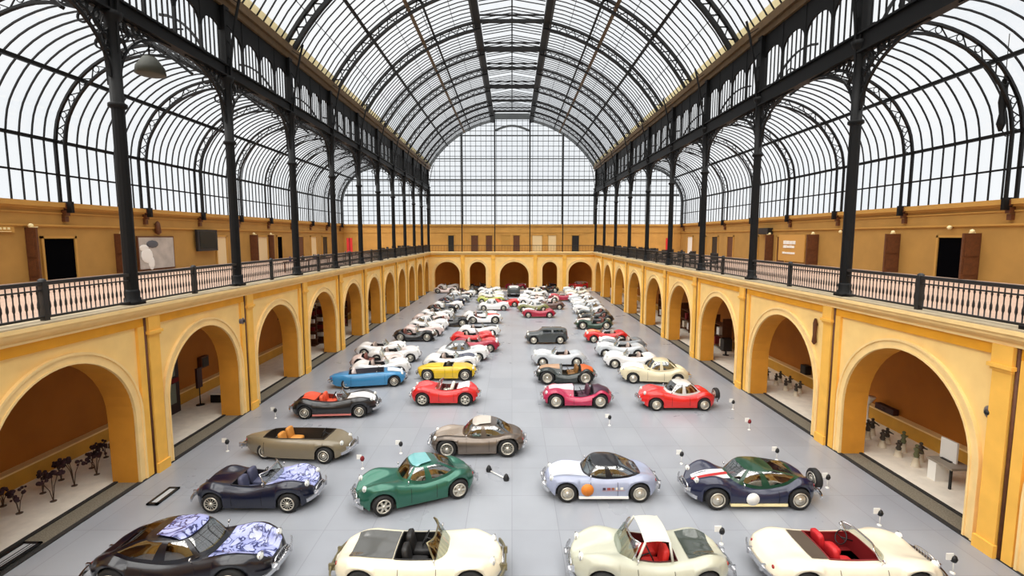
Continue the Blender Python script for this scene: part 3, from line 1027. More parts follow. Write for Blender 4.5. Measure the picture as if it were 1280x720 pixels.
for k, (x, y, h) in enumerate(((-15.5, 14.0, .6), (-15.0, 14.5, .75), (-15.9, 14.9, .6), (-14.6, 15.2, 1.0), (-15.4, 15.7, .8), (-14.8, 16.2, 1.05), (-15.6, 16.6, .7), (-14.7, 17.0, .95), (-15.3, 17.5, .8), (-14.8, 17.9, .9), (-15.5, 18.4, .7), (-14.8, 18.8, .75))):
    dried_plant(x, y, h, 'dark plum dried flower stalks in the nearest left arch, %s stand counted from the camera' % NTH[k], 'dried flower stands in the nearest left arch', k)
FIG = mat('dark_bronze_figurine', (58, 48, 38), .6)
GRN = mat('olive_figurine', (92, 92, 60), .7)
PLIN = mat('pale_plinth', (214, 202, 180), .6)
def figurine(x, y, h, label, group, seed, m_):
    r = random.Random(seed)
    t = thing('figurine_stand', label, 'figurine', (x, y, .02), group=group)
    mb = MB(); mb.lathe([(.16, 0), (.14, .04), (.09, h * .4), (.12, h * .42)], n=8); mb.build('plinth', PLIN, t)
    mb = MB()
    z = h * .42
    mb.lathe([(.07, z), (.1, z + h * .12), (.06, z + h * .25), (.11, z + h * .38), (.03, z + h * .46)], n=8)
    mb.ball((0, 0, z + h * .53), .065, 8)
    a = r.uniform(-1, 1)
    mb.tube([(0, 0, z + h * .36), (.12, a * .1, z + h * .3), (.2, a * .16, z + h * (.3 + .15 * a))], [.04, .03, .02], 6)
    mb.build('figure', m_, t)
for k in range(9):
    figurine(14.8 + (k % 2) * .5, 21.0 - k * .42, .62 + .1 * (k % 3), 'small dark figurine on pale plinth in nearest right arch, %s counted from the far jamb' % ('first', 'second', 'third', 'fourth', 'fifth', 'sixth', 'seventh', 'eighth', 'ninth')[k], 'figurines in the nearest right arch', k, GRN if k in (5, 8) else FIG)
for k in range(7):
    figurine(15.0 + (k % 2) * .5, 28.8 - k * .5, .66, 'small dark figurine on pale plinth in second right arch, %s from the far jamb' % ('first', 'second', 'third', 'fourth', 'fifth', 'sixth', 'seventh')[k], 'figurines in the second right arch', 30 + k, FIG)
# white display table right arch
t = thing('display_table', 'grey display table with white board above in nearest right arch', 'table', (14.9, 16.4, .02))
mb = MB(); mb.box(-.35, .4, -.5, .5, .66, .74); mb.build('tabletop', mat('grey_tabletop', (150, 140, 126), .5), t)
mb = MB(); mb.box(-.33, .2, .12, .45, 0, .66); mb.build('cabinet', WHITE, t)
for a in (-.3, .34):
    mb = MB(); mb.box(a - .03, a + .03, -.46, -.4, 0, .66); mb.build('leg', BLACK, t)
t = thing('white_board', 'square white board standing upright on the grey display table', 'board', (15.0, 16.55, .76))
mb = MB(); mb.box(-.03, .03, -.32, .32, 0, .72); mb.build('panel', WHITE, t)
mb = MB(); mb.box(-.12, .12, -.2, .2, 0, .03); mb.build('foot', BLACK, t)
t = thing('dark_case', 'dark red case lying on the dado ledge of the nearest right arch', 'case', (16.7, 21.7, .64))
mb = MB(); mb.box(-.12, .12, -.55, .55, 0, .26); mb.build('body', mat('maroon_leather', (58, 20, 20), .6), t)
mb = MB(); mb.tube([(-.14, -.1, .12), (-.18, 0, .16), (-.14, .1, .12)], .015, 5); mb.build('handle', BLACK, t)
t = thing('white_column_stand', 'white pedestal stand beside the dark red case in right arch', 'stand', (16.0, 21.9, .02))
mb = MB(); mb.lathe([(.2, 0), (.06, .1), (.05, .9), (.28, 1.2), (.28, 1.26)], n=10); mb.build('pedestal', WHITE, t)
t = thing('black_box', 'black box on the dado ledge in the second right arch', 'box', (16.7, 27.9, .64))
mb = MB(); mb.box(-.16, .16, -.25, .25, 0, .5); mb.build('casing', BLACK, t); mb = MB(); mb.box(-.18, -.16, -.2, .2, .08, .42); mb.build('grille', RAIL, t)
t = thing('black_box', 'black speaker box on a stand in the third right arch', 'box', (15.2, 35.0, .02))
mb = MB(); mb.box(-.3, .3, -.3, .3, .35, 1.2); mb.build('casing', BLACK, t)
mb = MB(); mb.box(-.05, .05, -.05, .05, 0, .35); mb.lathe([(.22, 0), (.22, .03)], n=10); mb.build('stand', BLACK, t)
t = thing('yellow_bollard', 'cream block with black fitting at the foot of the second right arch', 'block', (13.95, 28.6, .02))
mb = MB(); mb.box(-.15, .35, -.3, .3, 0, .55); mb.build('block', CREAM, t); mb = MB(); mb.ball((-.05, -.4, .14), .14, 8); mb.ball((-.1, -.1, .66), .12, 8); mb.build('fitting', BLACK, t)
# left second arch: bookcase, wall boxes, stand, bench
t = thing('dark_cabinet', 'tall dark red display cabinet with pale panels in second left arch', 'cabinet', (-16.4, 22.4, .02))
mb = MB(); mb.box(-.4, .35, -1.3, 1.2, 0, 4.1); mb.build('carcass', mat('dark_maroon_wood', (42, 16, 18), .5), t)
for z in (.5, 1.8, 3.0):
    mb = MB(); mb.box(.35, .38, -.2, .9, z, z + .95); mb.build('panel', mat('grey_green_panel', (120, 126, 112), .5), t)
mb = MB(); mb.box(.35, .42, -1.2, 1.1, 1.5, 1.7); mb.build('red_band', DKRED, t)
t = thing('wall_speaker', 'black wall speaker on the back wall of second left arch', 'speaker', (-XB + .16, 28.9, 1.4))
mb = MB(); mb.box(-.15, .15, -.35, .35, -.6, .7); mb.build('cabinet', BLACK, t); mb = MB(); mb.box(.15, .17, -.28, .28, -.5, .6); mb.build('grille', RAIL, t)
t = thing('wall_box', 'small brown box fixed to the back wall of second left arch', 'box', (-XB + .12, 26.7, 1.65))
mb = MB(); mb.box(-.12, .12, -.32, .32, -.3, .3); mb.build('casing', BROWN, t); mb = MB(); mb.box(.12, .14, -.26, .26, -.24, .24); mb.build('cover', BLACK, t)
t = thing('sign_stand', 'brown sign on a slim pole standing in second left arch', 'sign', (-15.6, 24.4, .02))
mb = MB(); mb.box(-.05, .05, -.2, .2, .9, 1.9); mb.build('sign_panel', mat('maroon_leather', (58, 20, 20), .6), t); mb = MB(); mb.tube([(0, 0, 0), (0, 0, .95)], .03, 6); mb.lathe([(.2, 0), (.2, .03)], n=10); mb.build('pole', BLACK, t)
t = thing('bench', 'black bench with white seat inside the second left arch', 'bench', (-14.9, 25.4, .02))
mb = MB(); mb.box(-.45, .45, -.7, .7, .42, .52); mb.build('seat', WHITE, t); mb = MB(); mb.box(-.4, .4, -.65, .65, 0, .42); mb.build('base', BLACK, t)
t = thing('wall_speaker', 'black speaker mounted high inside the third left arch', 'speaker', (-14.5, 31.4, 3.65))
mb = MB(); mb.box(-.2, .2, -.3, .3, -.45, .45); mb.build('cabinet', BLACK, t); mb = MB(); mb.box(-.22, .22, -.05, .05, .45, 1.25); mb.build('bracket', BLACK, t)
for k, (x, y) in enumerate(((-15.5, 38.3), (-15.5, 40.2), (-15.2, 39.3))):
    t = thing('merchandise_rack', 'red and white merchandise rack in the fourth left arch, %s from the camera' % ('nearest', 'farthest', 'middle')[k], 'rack', (x, y, .02), group='racks in the fourth left arch')
    mb = MB(); mb.box(-.4, .4, -.05, .05, 0, 3.2); mb.box(-.4, .4, -.4, .4, 0, .06); mb.build('frame', BROWN, t)
    for j in range(5):
        mb = MB(); mb.box(-.4, .4, -.35, .35, .5 + j * .6, .56 + j * .6); mb.build('shelf', BROWN, t)
        mb = MB(); mb.box(-.32, .3, -.3, .3, .56 + j * .6, .86 + j * .6); mb.build('goods', (WHITE, DKRED)[j % 2], t)
for k, (sd, y) in enumerate(((1, 44.4), (1, 51.5), (-1, 45.6), (-1, 51.8), (-1, 57.5), (1, 37.4))):
    t = thing('storage_rack', 'dark storage rack with pale goods inside the %s arcade, %s such rack' % (SIDE[sd], ('second', 'third', 'first', 'second', 'third', 'first')[k]), 'rack', (sd * 15.8, y, .02), group='storage racks inside the %s arcade' % SIDE[sd])
    mb = MB(); mb.box(-.35, .35, -1.1, -1.04, 0, 2.4); mb.box(-.35, .35, 1.04, 1.1, 0, 2.4)
    for z in (.2, 1.0, 1.8): mb.box(-.35, .35, -1.1, 1.1, z, z + .05)
    mb.build('frame', BROWN, t)
    for j in range(3):
        mb = MB(); mb.box(-.28, .28, -.9 + j * .6, -.45 + j * .6, .25 + .8 * (j % 2), .8 + .8 * (j % 2)); mb.build('goods', (WHITE, DKRED, PLIN)[(j + k) % 3], t)
# white statue
t = thing('statue', 'white draped statue standing in a far right arch', 'statue', (14.2, 58.6, .02))
mb = MB(); mb.lathe([(.6, 0), (.6, .5), (.52, .55)], n=12); mb.build('pedestal', PLIN, t)
mb = MB(); mb.lathe([(.52, .5), (.5, 1.0), (.38, 1.9), (.42, 2.5), (.5, 2.9), (.2, 3.15), (.1, 3.2)], n=14); mb.ball((0, 0, 3.4), .24, 12, (1, 1, 1.2)); mb.tube([(.3, 0, 2.9), (.45, -.2, 2.4), (.1, -.42, 2.1)], [.14, .11, .08], 8); mb.build('draped_figure', WHITE, t)

# framed signs lying on the floor, roundels and lamps on the walls
for k, (x, y, rz, sx, lb) in enumerate(((-11.3, 15.5, .0, .3, 'small black framed floor sign lying beside the left arcade'), (-13.1, 12.2, .0, .42, 'black framed sign with white lines on the kerb of the nearest left arch'))):
    t = thing('floor_sign', lb, 'sign', (x, y, .02 if k == 0 else .06), rz)
    mb = MB()
    a, b = sx * .6, sx * 1.8
    for q in ((-a, a, -b, -b + .09), (-a, a, b - .09, b), (-a, -a + .08, -b, b), (a - .08, a, -b, b)): mb.box(q[0], q[1], q[2], q[3], 0, .05)
    mb.build('sign_frame', BLACK, t)
    mb = MB(); mb.box(-a + .08, a - .08, -b + .09, b - .09, 0, .03); mb.build('sign_face', mat('sign_face_grey', (186, 188, 190), .4), t)
    if k:
        mb = MB(); mb.box(-.02, .02, -b + .1, b - .1, .03, .034); mb.box(.08, .11, -b + .1, b - .1, .03, .034); mb.build('line', BLACK, t)
for sd, y, z, lb in ((1, 12.95, 3.75, 'round grey camera lamp on the pier right of the nearest right arch'), (-1, 23.4, 4.45, 'small brown round fitting right of the second left arch')):
    t = thing('wall_spotlight', lb, 'lamp', (sd * X0, y, z))
    mb = MB(); mb.lathe([(.17, 0), (.18, sd * -.08), (.1, sd * -.14)], n=14, axis='x'); mb.build('housing', mat('grey_fitting', (98, 92, 100), .4), t)
    mb = MB(); mb.ball((sd * -.14, 0, 0), .08, 10); mb.build('lens', BLACK, t)
t = thing('wall_fixture', 'dark vertical lantern fixed beside the second right arch', 'lamp', (X0 - .1, 20.75, 4.5))
mb = MB(); mb.lathe([(.04, .5), (.09, .3), (.07, -.2), (.1, -.5), (.03, -.6)], n=8); mb.box(0, .1, -.04, .04, .2, .3); mb.build('body', BROWN, t)

# small display markers on the hall floor
def marker(x, y, head, label, h=.34, lean=0):
    t = thing('display_marker', label, 'marker', (x, y, 0))
    mb = MB(); mb.lathe([(.06, 0), (.06, .02), (.02, .04)], n=10); mb.tube([(0, 0, .03), (lean, 0, h)], .014, 6); mb.build('post', WHITE, t)
    mb = MB(); mb.ball((lean, 0, h + .04), .085, 8, (1, 1, 1.25)); mb.build('head', head, t)
    mb = MB(); mb.box(lean - .2, lean - .02, -.015, .01, h + .02, h + .19); mb.build('card', WHITE, t)
marker(-5.44, 17.5, DKRED, 'small marker post with dark red head left of the green coupe')
marker(-4.33, 18.8, BLACK, 'small white marker post with black head behind the green coupe')
marker(4.36, 21.7, BLACK, 'small marker post below the rear wheel of the crimson racer')
marker(6.3, 17.9, BLACK, 'small white marker post in front of the striped navy car')
marker(10.37, 21.2, DKRED, 'small marker post with red head near the right arcade')
marker(10.0, 18.2, BLACK, 'small white marker post behind the green roof of the striped navy car')
marker(10.75, 13.9, BLACK, 'small marker post behind the white convertible with red interior')
marker(11.06, 11.8, BLACK, 'small white marker post in the lower right corner of the floor')
marker(5.75, 13.0, BLACK, 'small marker post behind the rear of the silver cream car')
marker(10.6, 16.1, BLACK, 'small dark marker post at the spare wheel of the striped navy car')
marker(10.8, 23.8, BLACK, 'small dark marker post behind the tail of the red coupe with white roof')
marker(-11.0, 22.6, BLACK, 'small dark marker post left of the black roadster with orange seats')
marker(-11.2, 19.0, BLACK, 'small dark marker post at the tail of the olive boat-tail car')
t = thing('fallen_barrier', 'thin white rod with two black end knobs lying right of the green coupe', 'barrier', (-.5, 16.95, 0))
mb = MB(); mb.tube([(-.3, .3, .05), (.28, -.3, .05)], .02, 6); mb.build('rod', WHITE, t)
for a, b in ((-.33, .33), (.3, -.33)):
    mb = MB(); mb.lathe([(.09, 0), (.11, .08), (.06, .2), (.02, .24)], (a, b, 0), 10); mb.build('knob', BLACK, t)

# ------------------------------------------------------------------ cars
def itp(P, t):
    if t <= P[0][0]: return P[0][1]
    if t >= P[-1][0]: return P[-1][1]
    for i in range(len(P) - 1):
        a, b = P[i], P[i + 1]
        if a[0] <= t <= b[0]:
            h = b[0] - a[0]
            def sl(j):
                if j == 0 or j == len(P) - 1: return 0
                d0 = (P[j][1] - P[j - 1][1]) / (P[j][0] - P[j - 1][0])
                d1 = (P[j + 1][1] - P[j][1]) / (P[j + 1][0] - P[j][0])
                return 0 if d0 * d1 <= 0 else 2 * d0 * d1 / (d0 + d1)
            u = (t - a[0]) / h
            return (2 * u ** 3 - 3 * u * u + 1) * a[1] + (u ** 3 - 2 * u * u + u) * h * sl(i) + (-2 * u ** 3 + 3 * u * u) * b[1] + (u ** 3 - u * u) * h * sl(i + 1)
def sstep(a, b, x):
    x = max(0, min(1, (x - a) / (b - a)))
    return x * x * (3 - 2 * x)
WH = {}
def wheel_meshes(r, style, w=.2):
    key = (round(r, 3), style)
    if key in WH: return WH[key]
    mb = MB()
    mb.lathe([(r * .66, -w / 2), (r * .9, -w / 2), (r, -w / 2 + .035), (r, w / 2 - .035), (r * .9, w / 2), (r * .68, w / 2), (r * .62, w / 2 - .03)], n=24, axis='y')
    me = bpy.data.meshes.new('wheel')
    me.from_pydata(mb.v, [], mb.f); me.materials.append(TYRE); me.polygons.foreach_set('use_smooth', mb.sm)
    hb = MB()
    for s in (-1, 1):
        o = s * (w / 2 - .02)
        hb.lathe([(r * .55, o), (r * .56, o + s * .03), (r * .68, o + s * .03), (r * .69, o)], n=24, axis='y')
        if style == 'disc':
            hb.lathe([(r * .5, o), (r * .42, o + s * .03), (r * .24, o + s * .015), (r * .2, o + s * .05), (.01, o + s * .06)], n=16, axis='y')
        else:
            n = 12 if style == 'wire' else 6
            for k in range(n):
                a = 2 * pi * k / n
                c, d = math.cos(a), math.sin(a)
                hb.sweep([(c * r * .12, o + s * .03, d * r * .12), (c * r * .6, o + s * .015, d * r * .6)], (0, 1, 0), .02, .02 if style == 'wire' else .07)
            hb.lathe([(r * .2, o), (r * .18, o + s * .05), (.01, o + s * .07)], n=12, axis='y')
    mh = bpy.data.meshes.new('hubcap')
    mh.from_pydata(hb.v, [], hb.f); mh.materials.append(HUB); mh.polygons.foreach_set('use_smooth', hb.sm)
    WH[key] = (me, mh)
    return WH[key]

def rbox(mb, c, s, e=.45, n=12, rot=0):
    vs = []
    m = 8
    sg = lambda v, p: math.copysign(abs(v) ** p, v)
    for i in range(m + 1):
        a = -pi / 2 + pi * i / m
        for k in range(n):
            b = 2 * pi * k / n
            p = [s[0] / 2 * sg(math.cos(a), e) * sg(math.cos(b), e), s[1] / 2 * sg(math.cos(a), e) * sg(math.sin(b), e), s[2] / 2 * sg(math.sin(a), e)]
            x, z = p[0] * math.cos(rot) - p[2] * math.sin(rot), p[0] * math.sin(rot) + p[2] * math.cos(rot)
            vs.append((c[0] + x, c[1] + p[1], c[2] + z))
    fs = []
    for i in range(m):
        for k in range(n):
            l = (k + 1) % n
            fs.append((i * n + k, i * n + l, (i + 1) * n + l, (i + 1) * n + k))
    mb.add(vs, fs, 0, True)

SPORT = [(-1, .48), (-.93, .62), (-.75, .72), (-.45, .77), (0, .78), (.25, .78), (.55, .71), (.82, .60), (.94, .51), (1, .40)]
SPORT_SH = [(-1, .48), (-.9, .70), (-.66, .82), (-.4, .78), (-.05, .74), (.3, .76), (.62, .80), (.85, .70), (.95, .54), (1, .40)]
CLASSIC_SH = [(-1, .46), (-.9, .70), (-.66, .90), (-.42, .80), (-.05, .72), (.3, .82), (.62, .94), (.84, .84), (.95, .62), (1, .42)]
BOAT = [(-1, .62), (-.9, .70), (-.6, .80), (-.2, .84), (.2, .86), (.5, .82), (.8, .72), (.94, .58), (1, .44)]
BOAT_SH = [(-1, .60), (-.9, .68), (-.6, .78), (-.2, .80), (.2, .82), (.6, .82), (.85, .70), (.95, .56), (1, .42)]
VINT = [(-1, .6), (-.9, .78), (-.6, .92), (-.2, .94), (.1, .96), (.4, .94), (.7, .88), (.86, .78), (.93, .62), (1, .48)]
VINT_SH = [(-1, .45), (-.88, .66), (-.66, .88), (-.4, .62), (-.05, .5), (.3, .6), (.62, .90), (.85, .76), (.95, .56), (1, .42)]
BOXY = [(-1, .6), (-.96, 1.08), (-.8, 1.2), (-.2, 1.24), (.2, 1.2), (.34, 1.0), (.5, .92), (.85, .86), (.96, .74), (1, .5)]

def car(name, label, x, y, deg, col, L=3.8, Wd=1.6, deck=SPORT, sh=SPORT_SH, wheels=(-.62, .62), rw=.31, hub='spoke', plan=(5, 2.4), tail=0, nose=0,
        cockpit=None, tub=(20, 18, 18), seats=None, ws=None, cabin=None, roofc=None, hood=None, stripe=None, trunk=None, bump='both', lights=1, lod=1, group=None,
        trim=None, cover=None, roundel=None, side_text=False, pm=0, roofp=None, spats=False, seat_t=0, grille=True, spare=False, headrest=None, sill=None, hp=(.12, .9, .74), mirror=True):
    T = thing(name, label, 'car', (x, y, 0), math.radians(deg), group)
    H2 = L / 2
    body_m = paint('%s_car_paint%s' % ('c%02x%02x%02x' % tuple(col), '_metallic' if pm else ''), col, metal=pm)
    ra = rw * 1.17
    def hw(t):
        w = Wd / 2 * max(0, 1 - abs(t) ** plan[0]) ** (1 / plan[1])
        if t < 0: w *= 1 - tail * sstep(.15, 1, -t)
        else: w *= 1 - nose * sstep(.3, 1, t)
        for q in wheels: w += .03 * math.exp(-((t - q) * H2 / .38) ** 2) * (1 if abs(t) < .93 else 0)
        return w
    def zb(t):
        z = .17 + .2 * sstep(.8, 1, abs(t))
        for q in (wheels[1:] if spats else wheels):
            d = abs(t - q) * H2
            if d < ra: z = max(z, rw + math.sqrt(max(0, ra * ra - d * d)))
        return z
    def surf(t, s, off=0):
        a = abs(s)
        w = hw(t)
        zd, zs = itp(deck, t), itp(sh, t)
        if a <= .6:
            r = a / .6
            k = sstep(.3, .78, r)
            yy = w * .9 * r
            z = zd * (1 - k) + zs * k - .05 * max(0, (r - .8) / .2) ** 2 + .035 * (1 - r * r)
        else:
            q = (a - .6) / .4
            yy = w * (.9 + .1 * math.sin(min(q / .4, 1) * pi / 2) - .04 * max(0, (q - .4) / .6))
            z0 = zs - .05
            zz = min(zb(t), z0 - .02)
            z = z0 + (zz - z0) * q ** .9
            yy += off
        if a <= .6: z += off
        return (t * H2, math.copysign(yy, s) if s else 0, z)
    def zat(x_, y_):
        t = max(-1, min(1, x_ / H2))
        r = min(1, abs(y_) / max(.05, hw(t) * .9))
        return surf(t, r * .6)[2]
    # parameter lines
    N = 26 if lod else 14
    ts = set(round(-1 + 2 * k / N, 5) for k in range(N + 1))
    ts |= {-.995, -.98, -.95, -.9, .9, .95, .98, .995}
    for q in wheels:
        m_ = 10 if lod else 6
        for k in range(m_ + 1):
            ts.add(round(q + ra / H2 * (-math.cos(pi * k / m_)), 5))
        ts.add(round(q - ra / H2 - .004, 5)); ts.add(round(q + ra / H2 + .004, 5))
    rc = .74
    if cockpit:
        ts |= {cockpit[0], cockpit[1]}
    ts = sorted(v for v in ts if -1 <= v <= 1)
    rs = [0, .15, .3, .45, .6, rc, .84, .92, 1] if lod else [0, .4, rc, .88, 1]
    qs = [.12, .28, .45, .7, 1] if lod else [.3, 1]
    half = [r * .6 for r in rs] + [.6 + .4 * q for q in qs]
    ss = [-v for v in half[::-1]] + half[1:]
    inh = (lambda i, k: cockpit and ts[i] >= cockpit[0] - 1e-6 and ts[i + 1] <= cockpit[1] + 1e-6 and abs(ss[k]) <= rc * .6 + 1e-6 and abs(ss[k + 1]) <= rc * .6 + 1e-6)
    mb = MB()
    mb.grid([[surf(t, s) for s in ss] for t in ts], skip=inh)
    mb.build('body', body_m, T)
    mb = MB()
    x0_, x1_ = -H2 * .9, H2 * .9
    yw = Wd / 2 - .27
    mb.box(x0_ * (.6 if spats else 1), x1_, -yw * .7, yw * .7, .16, .36)
    if not spats: mb.box(wheels[0] * H2 - ra, wheels[0] * H2 + ra, -yw, yw, .18, .6)
    mb.box(wheels[1] * H2 - ra, wheels[1] * H2 + ra, -yw, yw, .18, .6)
    mb.build('underbody', HUBD, T)
    # wheels
    me, mh = wheel_meshes(rw, hub)
    for q in wheels:
        for s in (-1, 1):
            o = bpy.data.objects.new('wheel', me); COL.objects.link(o); o.parent = T
            o.location = (q * H2, s * ((hw(q) if spats and q < 0 else Wd / 2) - (.16 if spats and q < 0 else .115)), rw)
            h = bpy.data.objects.new('hubcap', mh); COL.objects.link(h); h.parent = o
    # cockpit tub, seats, wheel
    if cockpit:
        tm = mat('interior_%02x%02x%02x' % tuple(tub), tub, .6)
        tt = [t for t in ts if cockpit[0] - 1e-6 <= t <= cockpit[1] + 1e-6]
        sx = [s for s in ss if abs(s) <= rc * .6 + 1e-6]
        zf = .36
        mb = MB()
        rim = [surf(t, sx[0]) for t in tt] + [surf(tt[-1], s) for s in sx[1:]] + [surf(t, sx[-1]) for t in tt[::-1][1:]] + [surf(tt[0], s) for s in sx[::-1][1:-1]]
        mb.grid([rim, [(p[0], p[1], zf) for p in rim]], smooth=False, closed=True)
        mb.grid([[(surf(t, s)[0], surf(t, s)[1], zf) for s in sx] for t in tt], smooth=False)
        mb.build('interior', tm, T)
        if lod:
            mb = MB()
            mb.tube([(p[0], p[1], p[2] + .012) for p in rim], .02, 5, closed=True)
            mb.build('cockpit_rim', mat('interior_%02x%02x%02x' % tuple(tub), tub), T)
        if seats:
            sm = mat('seat_%02x%02x%02x' % tuple(seats), seats, .55)
            xs = cockpit[0] * H2 + .42 + seat_t
            yv = hw((cockpit[0] + cockpit[1]) / 2) * .34
            for s in ((-1, 1) if lod else (0,)):
                mb = MB()
                wd = yv * 1.5 if lod else yv * 3.4
                rbox(mb, (xs + .1, s * yv, .50), (.5, wd, .2))
                rbox(mb, (xs - .17, s * yv, .72), (.17, wd, .52), rot=.18)
                mb.build('seat', sm, T)
        if lod:
            mb = MB()
            c = (cockpit[1] * H2 - .36, .28 * Wd / 1.6, .80)
            pts = [(c[0] + .08 * math.sin(a), c[1] + .18 * math.cos(a), c[2] + .16 * math.sin(a)) for a in [2 * pi * k / 14 for k in range(14)]]
            mb.tube(pts, .014, 5, closed=True)
            mb.beam(pts[0], pts[7], .014); mb.tube([c, (c[0] + .3, c[1], c[2] - .1)], .018, 5)
            mb.build('steering_wheel', BLACK, T)
    # windscreen of an open car / cabin of a closed one
    cab = cabin or ws
    if cab:
        xb0, xb1, wb, xr0, xr1, wr, zr = cab[:7]
        xb0, xb1, xr0, xr1 = xb0 * H2, xb1 * H2, xr0 * H2, xr1 * H2
        wb, wr = wb * Wd / 2, wr * Wd / 2
        p = 3.4
        def cs(ph, h, off=0):
            sg = lambda v: math.copysign(abs(v) ** (2 / p), v)
            e = h ** .85
            xa, xz = xb0 + (xr0 - xb0) * e, xb1 + (xr1 - xb1) * e
            a_, b_ = (xz - xa) / 2 + off, wb + (wr - wb) * h ** 1.5 + off
            c_ = (xz + xa) / 2
            px, py = c_ + a_ * sg(math.cos(ph)), b_ * sg(math.sin(ph))
            zbase = zat(px if h == 0 else c_ + ((xb1 - xb0) / 2) * sg(math.cos(ph)), wb * sg(math.sin(ph))) - .02
            return (px, py, zbase + (zr - zbase) * math.sin(h * pi / 2) ** .95)
        D = math.radians
        if cabin:
            nphi = 72 if lod else 36
            phs = [2 * pi * k / nphi for k in range(nphi)]
            hs = [0, .13, .3, .5, .68, .82, .92, 1]
            cut = cab[7] if len(cab) > 7 else None
            def in_win(k, i):
                a = (k + .5) * 360 / nphi
                if not (1 <= i <= 4): return False
                a2 = min(a, 360 - a)
                return a2 < 38 or 50 < a2 < 85 or 90 < a2 < 128 or a2 > 142
            rows = [[cs(ph, h) for ph in phs] for h in hs]
            top = rows[-1]
            cx_ = (xr0 + xr1) / 2
            for f_, dz in ((.8, .025), (.5, .045), (.2, .055)):
                rows.append([(cx_ + (q[0] - cx_) * f_, q[1] * f_, q[2] + dz) for q in top])
            mb = MB()
            def sk(i, k):
                if in_win(k, i): return True
                if cut is not None:
                    a = rows[i][k][0]
                    return (cut > 0 and a > cut * H2 * .999) if False else a > cut * H2
                return False
            mb.grid(rows, skip=sk, closed=True)
            if cut is None:
                mb.add(rows[-1], [tuple(range(nphi))], 0, True)
            rm = paint('%s_car_paint' % ('c%02x%02x%02x' % tuple(roofc)), roofc) if isinstance(roofc, tuple) else (roofc or body_m)
            mb.build('roof', rm, T)
            def pane(nm, a0, a1):
                g = MB()
                m_ = 10 if lod else 4
                g.grid([[cs(D(a0 + (a1 - a0) * k / m_), h, -.004) for k in range(m_ + 1)] for h in (.13, .3, .5, .68, .82)])
                g.build(nm, CABIN_GL, T)
            if cut is None: pane('windscreen', -38, 38)
            pane('rear_window', 142, 218)
            for s in (1, -1):
                if cut is None: pane('side_window', s * 50, s * 85)
                pane('quarter_window', s * 90, s * 128)
            if roofp:  # marbled paint on the fastback, painted-in reflections on the two coupes
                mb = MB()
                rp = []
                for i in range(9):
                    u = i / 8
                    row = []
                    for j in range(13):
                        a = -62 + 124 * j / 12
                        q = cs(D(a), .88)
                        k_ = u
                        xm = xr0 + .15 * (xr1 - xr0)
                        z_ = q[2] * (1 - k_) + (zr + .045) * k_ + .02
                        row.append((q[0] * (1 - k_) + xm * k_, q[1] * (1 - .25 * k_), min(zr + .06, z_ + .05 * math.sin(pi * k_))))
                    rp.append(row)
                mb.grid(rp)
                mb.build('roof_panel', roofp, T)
        if ws and lod is not None:
            g = MB()
            hs = [0, .2, .4, .6]
            aa = [-52 + 104 * k / 12 for k in range(13)]
            g.grid([[cs(D(a), h) for a in aa] for h in hs])
            g.build('windscreen', WS_GL, T)
            mb = MB()
            mb.tube([cs(D(-52), h) for h in hs] + [cs(D(a), .6) for a in aa[1:]] + [cs(D(52), h) for h in hs[::-1][1:]], .022, 6)
            mb.build('windscreen_frame', trim or CHROME, T)
    def patch(nm, t0, t1, s0, s1, m_, off=.012, n=12, sides=(1,)):
        for sg in sides:
            mb = MB()
            mb.grid([[surf(t0 + (t1 - t0) * i / n, sg * (s0 + (s1 - s0) * j / n), off) for j in range(n + 1)] for i in range(n + 1)])
            mb.build(nm, m_, T)
    if hood: patch('bonnet', hp[0], hp[1], -hp[2] * .6, hp[2] * .6, hood, n=16)
    if trunk: patch('boot_lid', -.9, trunk[0], -.5, .5, trunk[1], n=10)
    if cover: patch('tonneau_cover', cover[0], cover[1], -.44, .44, cover[2], .02)
    if stripe: patch('stripe', .2, .88, -.06, .06, stripe, .024)
    if sill:
        for s in (-1, 1):
            mb = MB(); mb.box((wheels[0] * H2 + ra), (wheels[1] * H2 - ra), *sorted((s * (Wd / 2 - .08), s * (Wd / 2 + .015))), .16, .23); mb.build('sill', sill, T)
    if lod:
        mb = MB()
        for t0 in ((cockpit or (-.25, .15))[0] + .06, (cockpit or (-.25, .15))[1] + .02):
            for s in (-1, 1):
                mb.sweep([surf(t0, s * (.6 + .4 * q), .004) for q in (.05, .2, .4, .6, .85)], (1, 0, 0), .012, .008)
        mb.build('door_seam', HUBD, T)
    if roundel:
        for s in (-1, 1):
            c = surf(roundel[0], s * .76)
            mb = MB(); mb.lathe([(.2, 0), (.2, s * .012)], (c[0], c[1] + s * .004, c[2] - .02), 18, 'y'); mb.build('roundel', roundel[1], T)
    if side_text:
        for s in (-1, 1):
            for k, (cc, w_) in enumerate((((60, 40, 52), .05), ((150, 70, 66), .06), ((140, 84, 60), .05), ((222, 214, 196), .03), ((226, 222, 210), .05))):
                t0 = .02 - k * .075
                patch('lettering', t0 - w_, t0, s * .715, s * .775, mat('letter_%02x%02x%02x' % cc, cc, .5), .008, 3)
            patch('lettering', -.36, .03, s * .785, s * .80, mat('letter_pink', (190, 140, 140), .5), .008, 3)
    # lights, bumpers, grille
    nm0 = .86
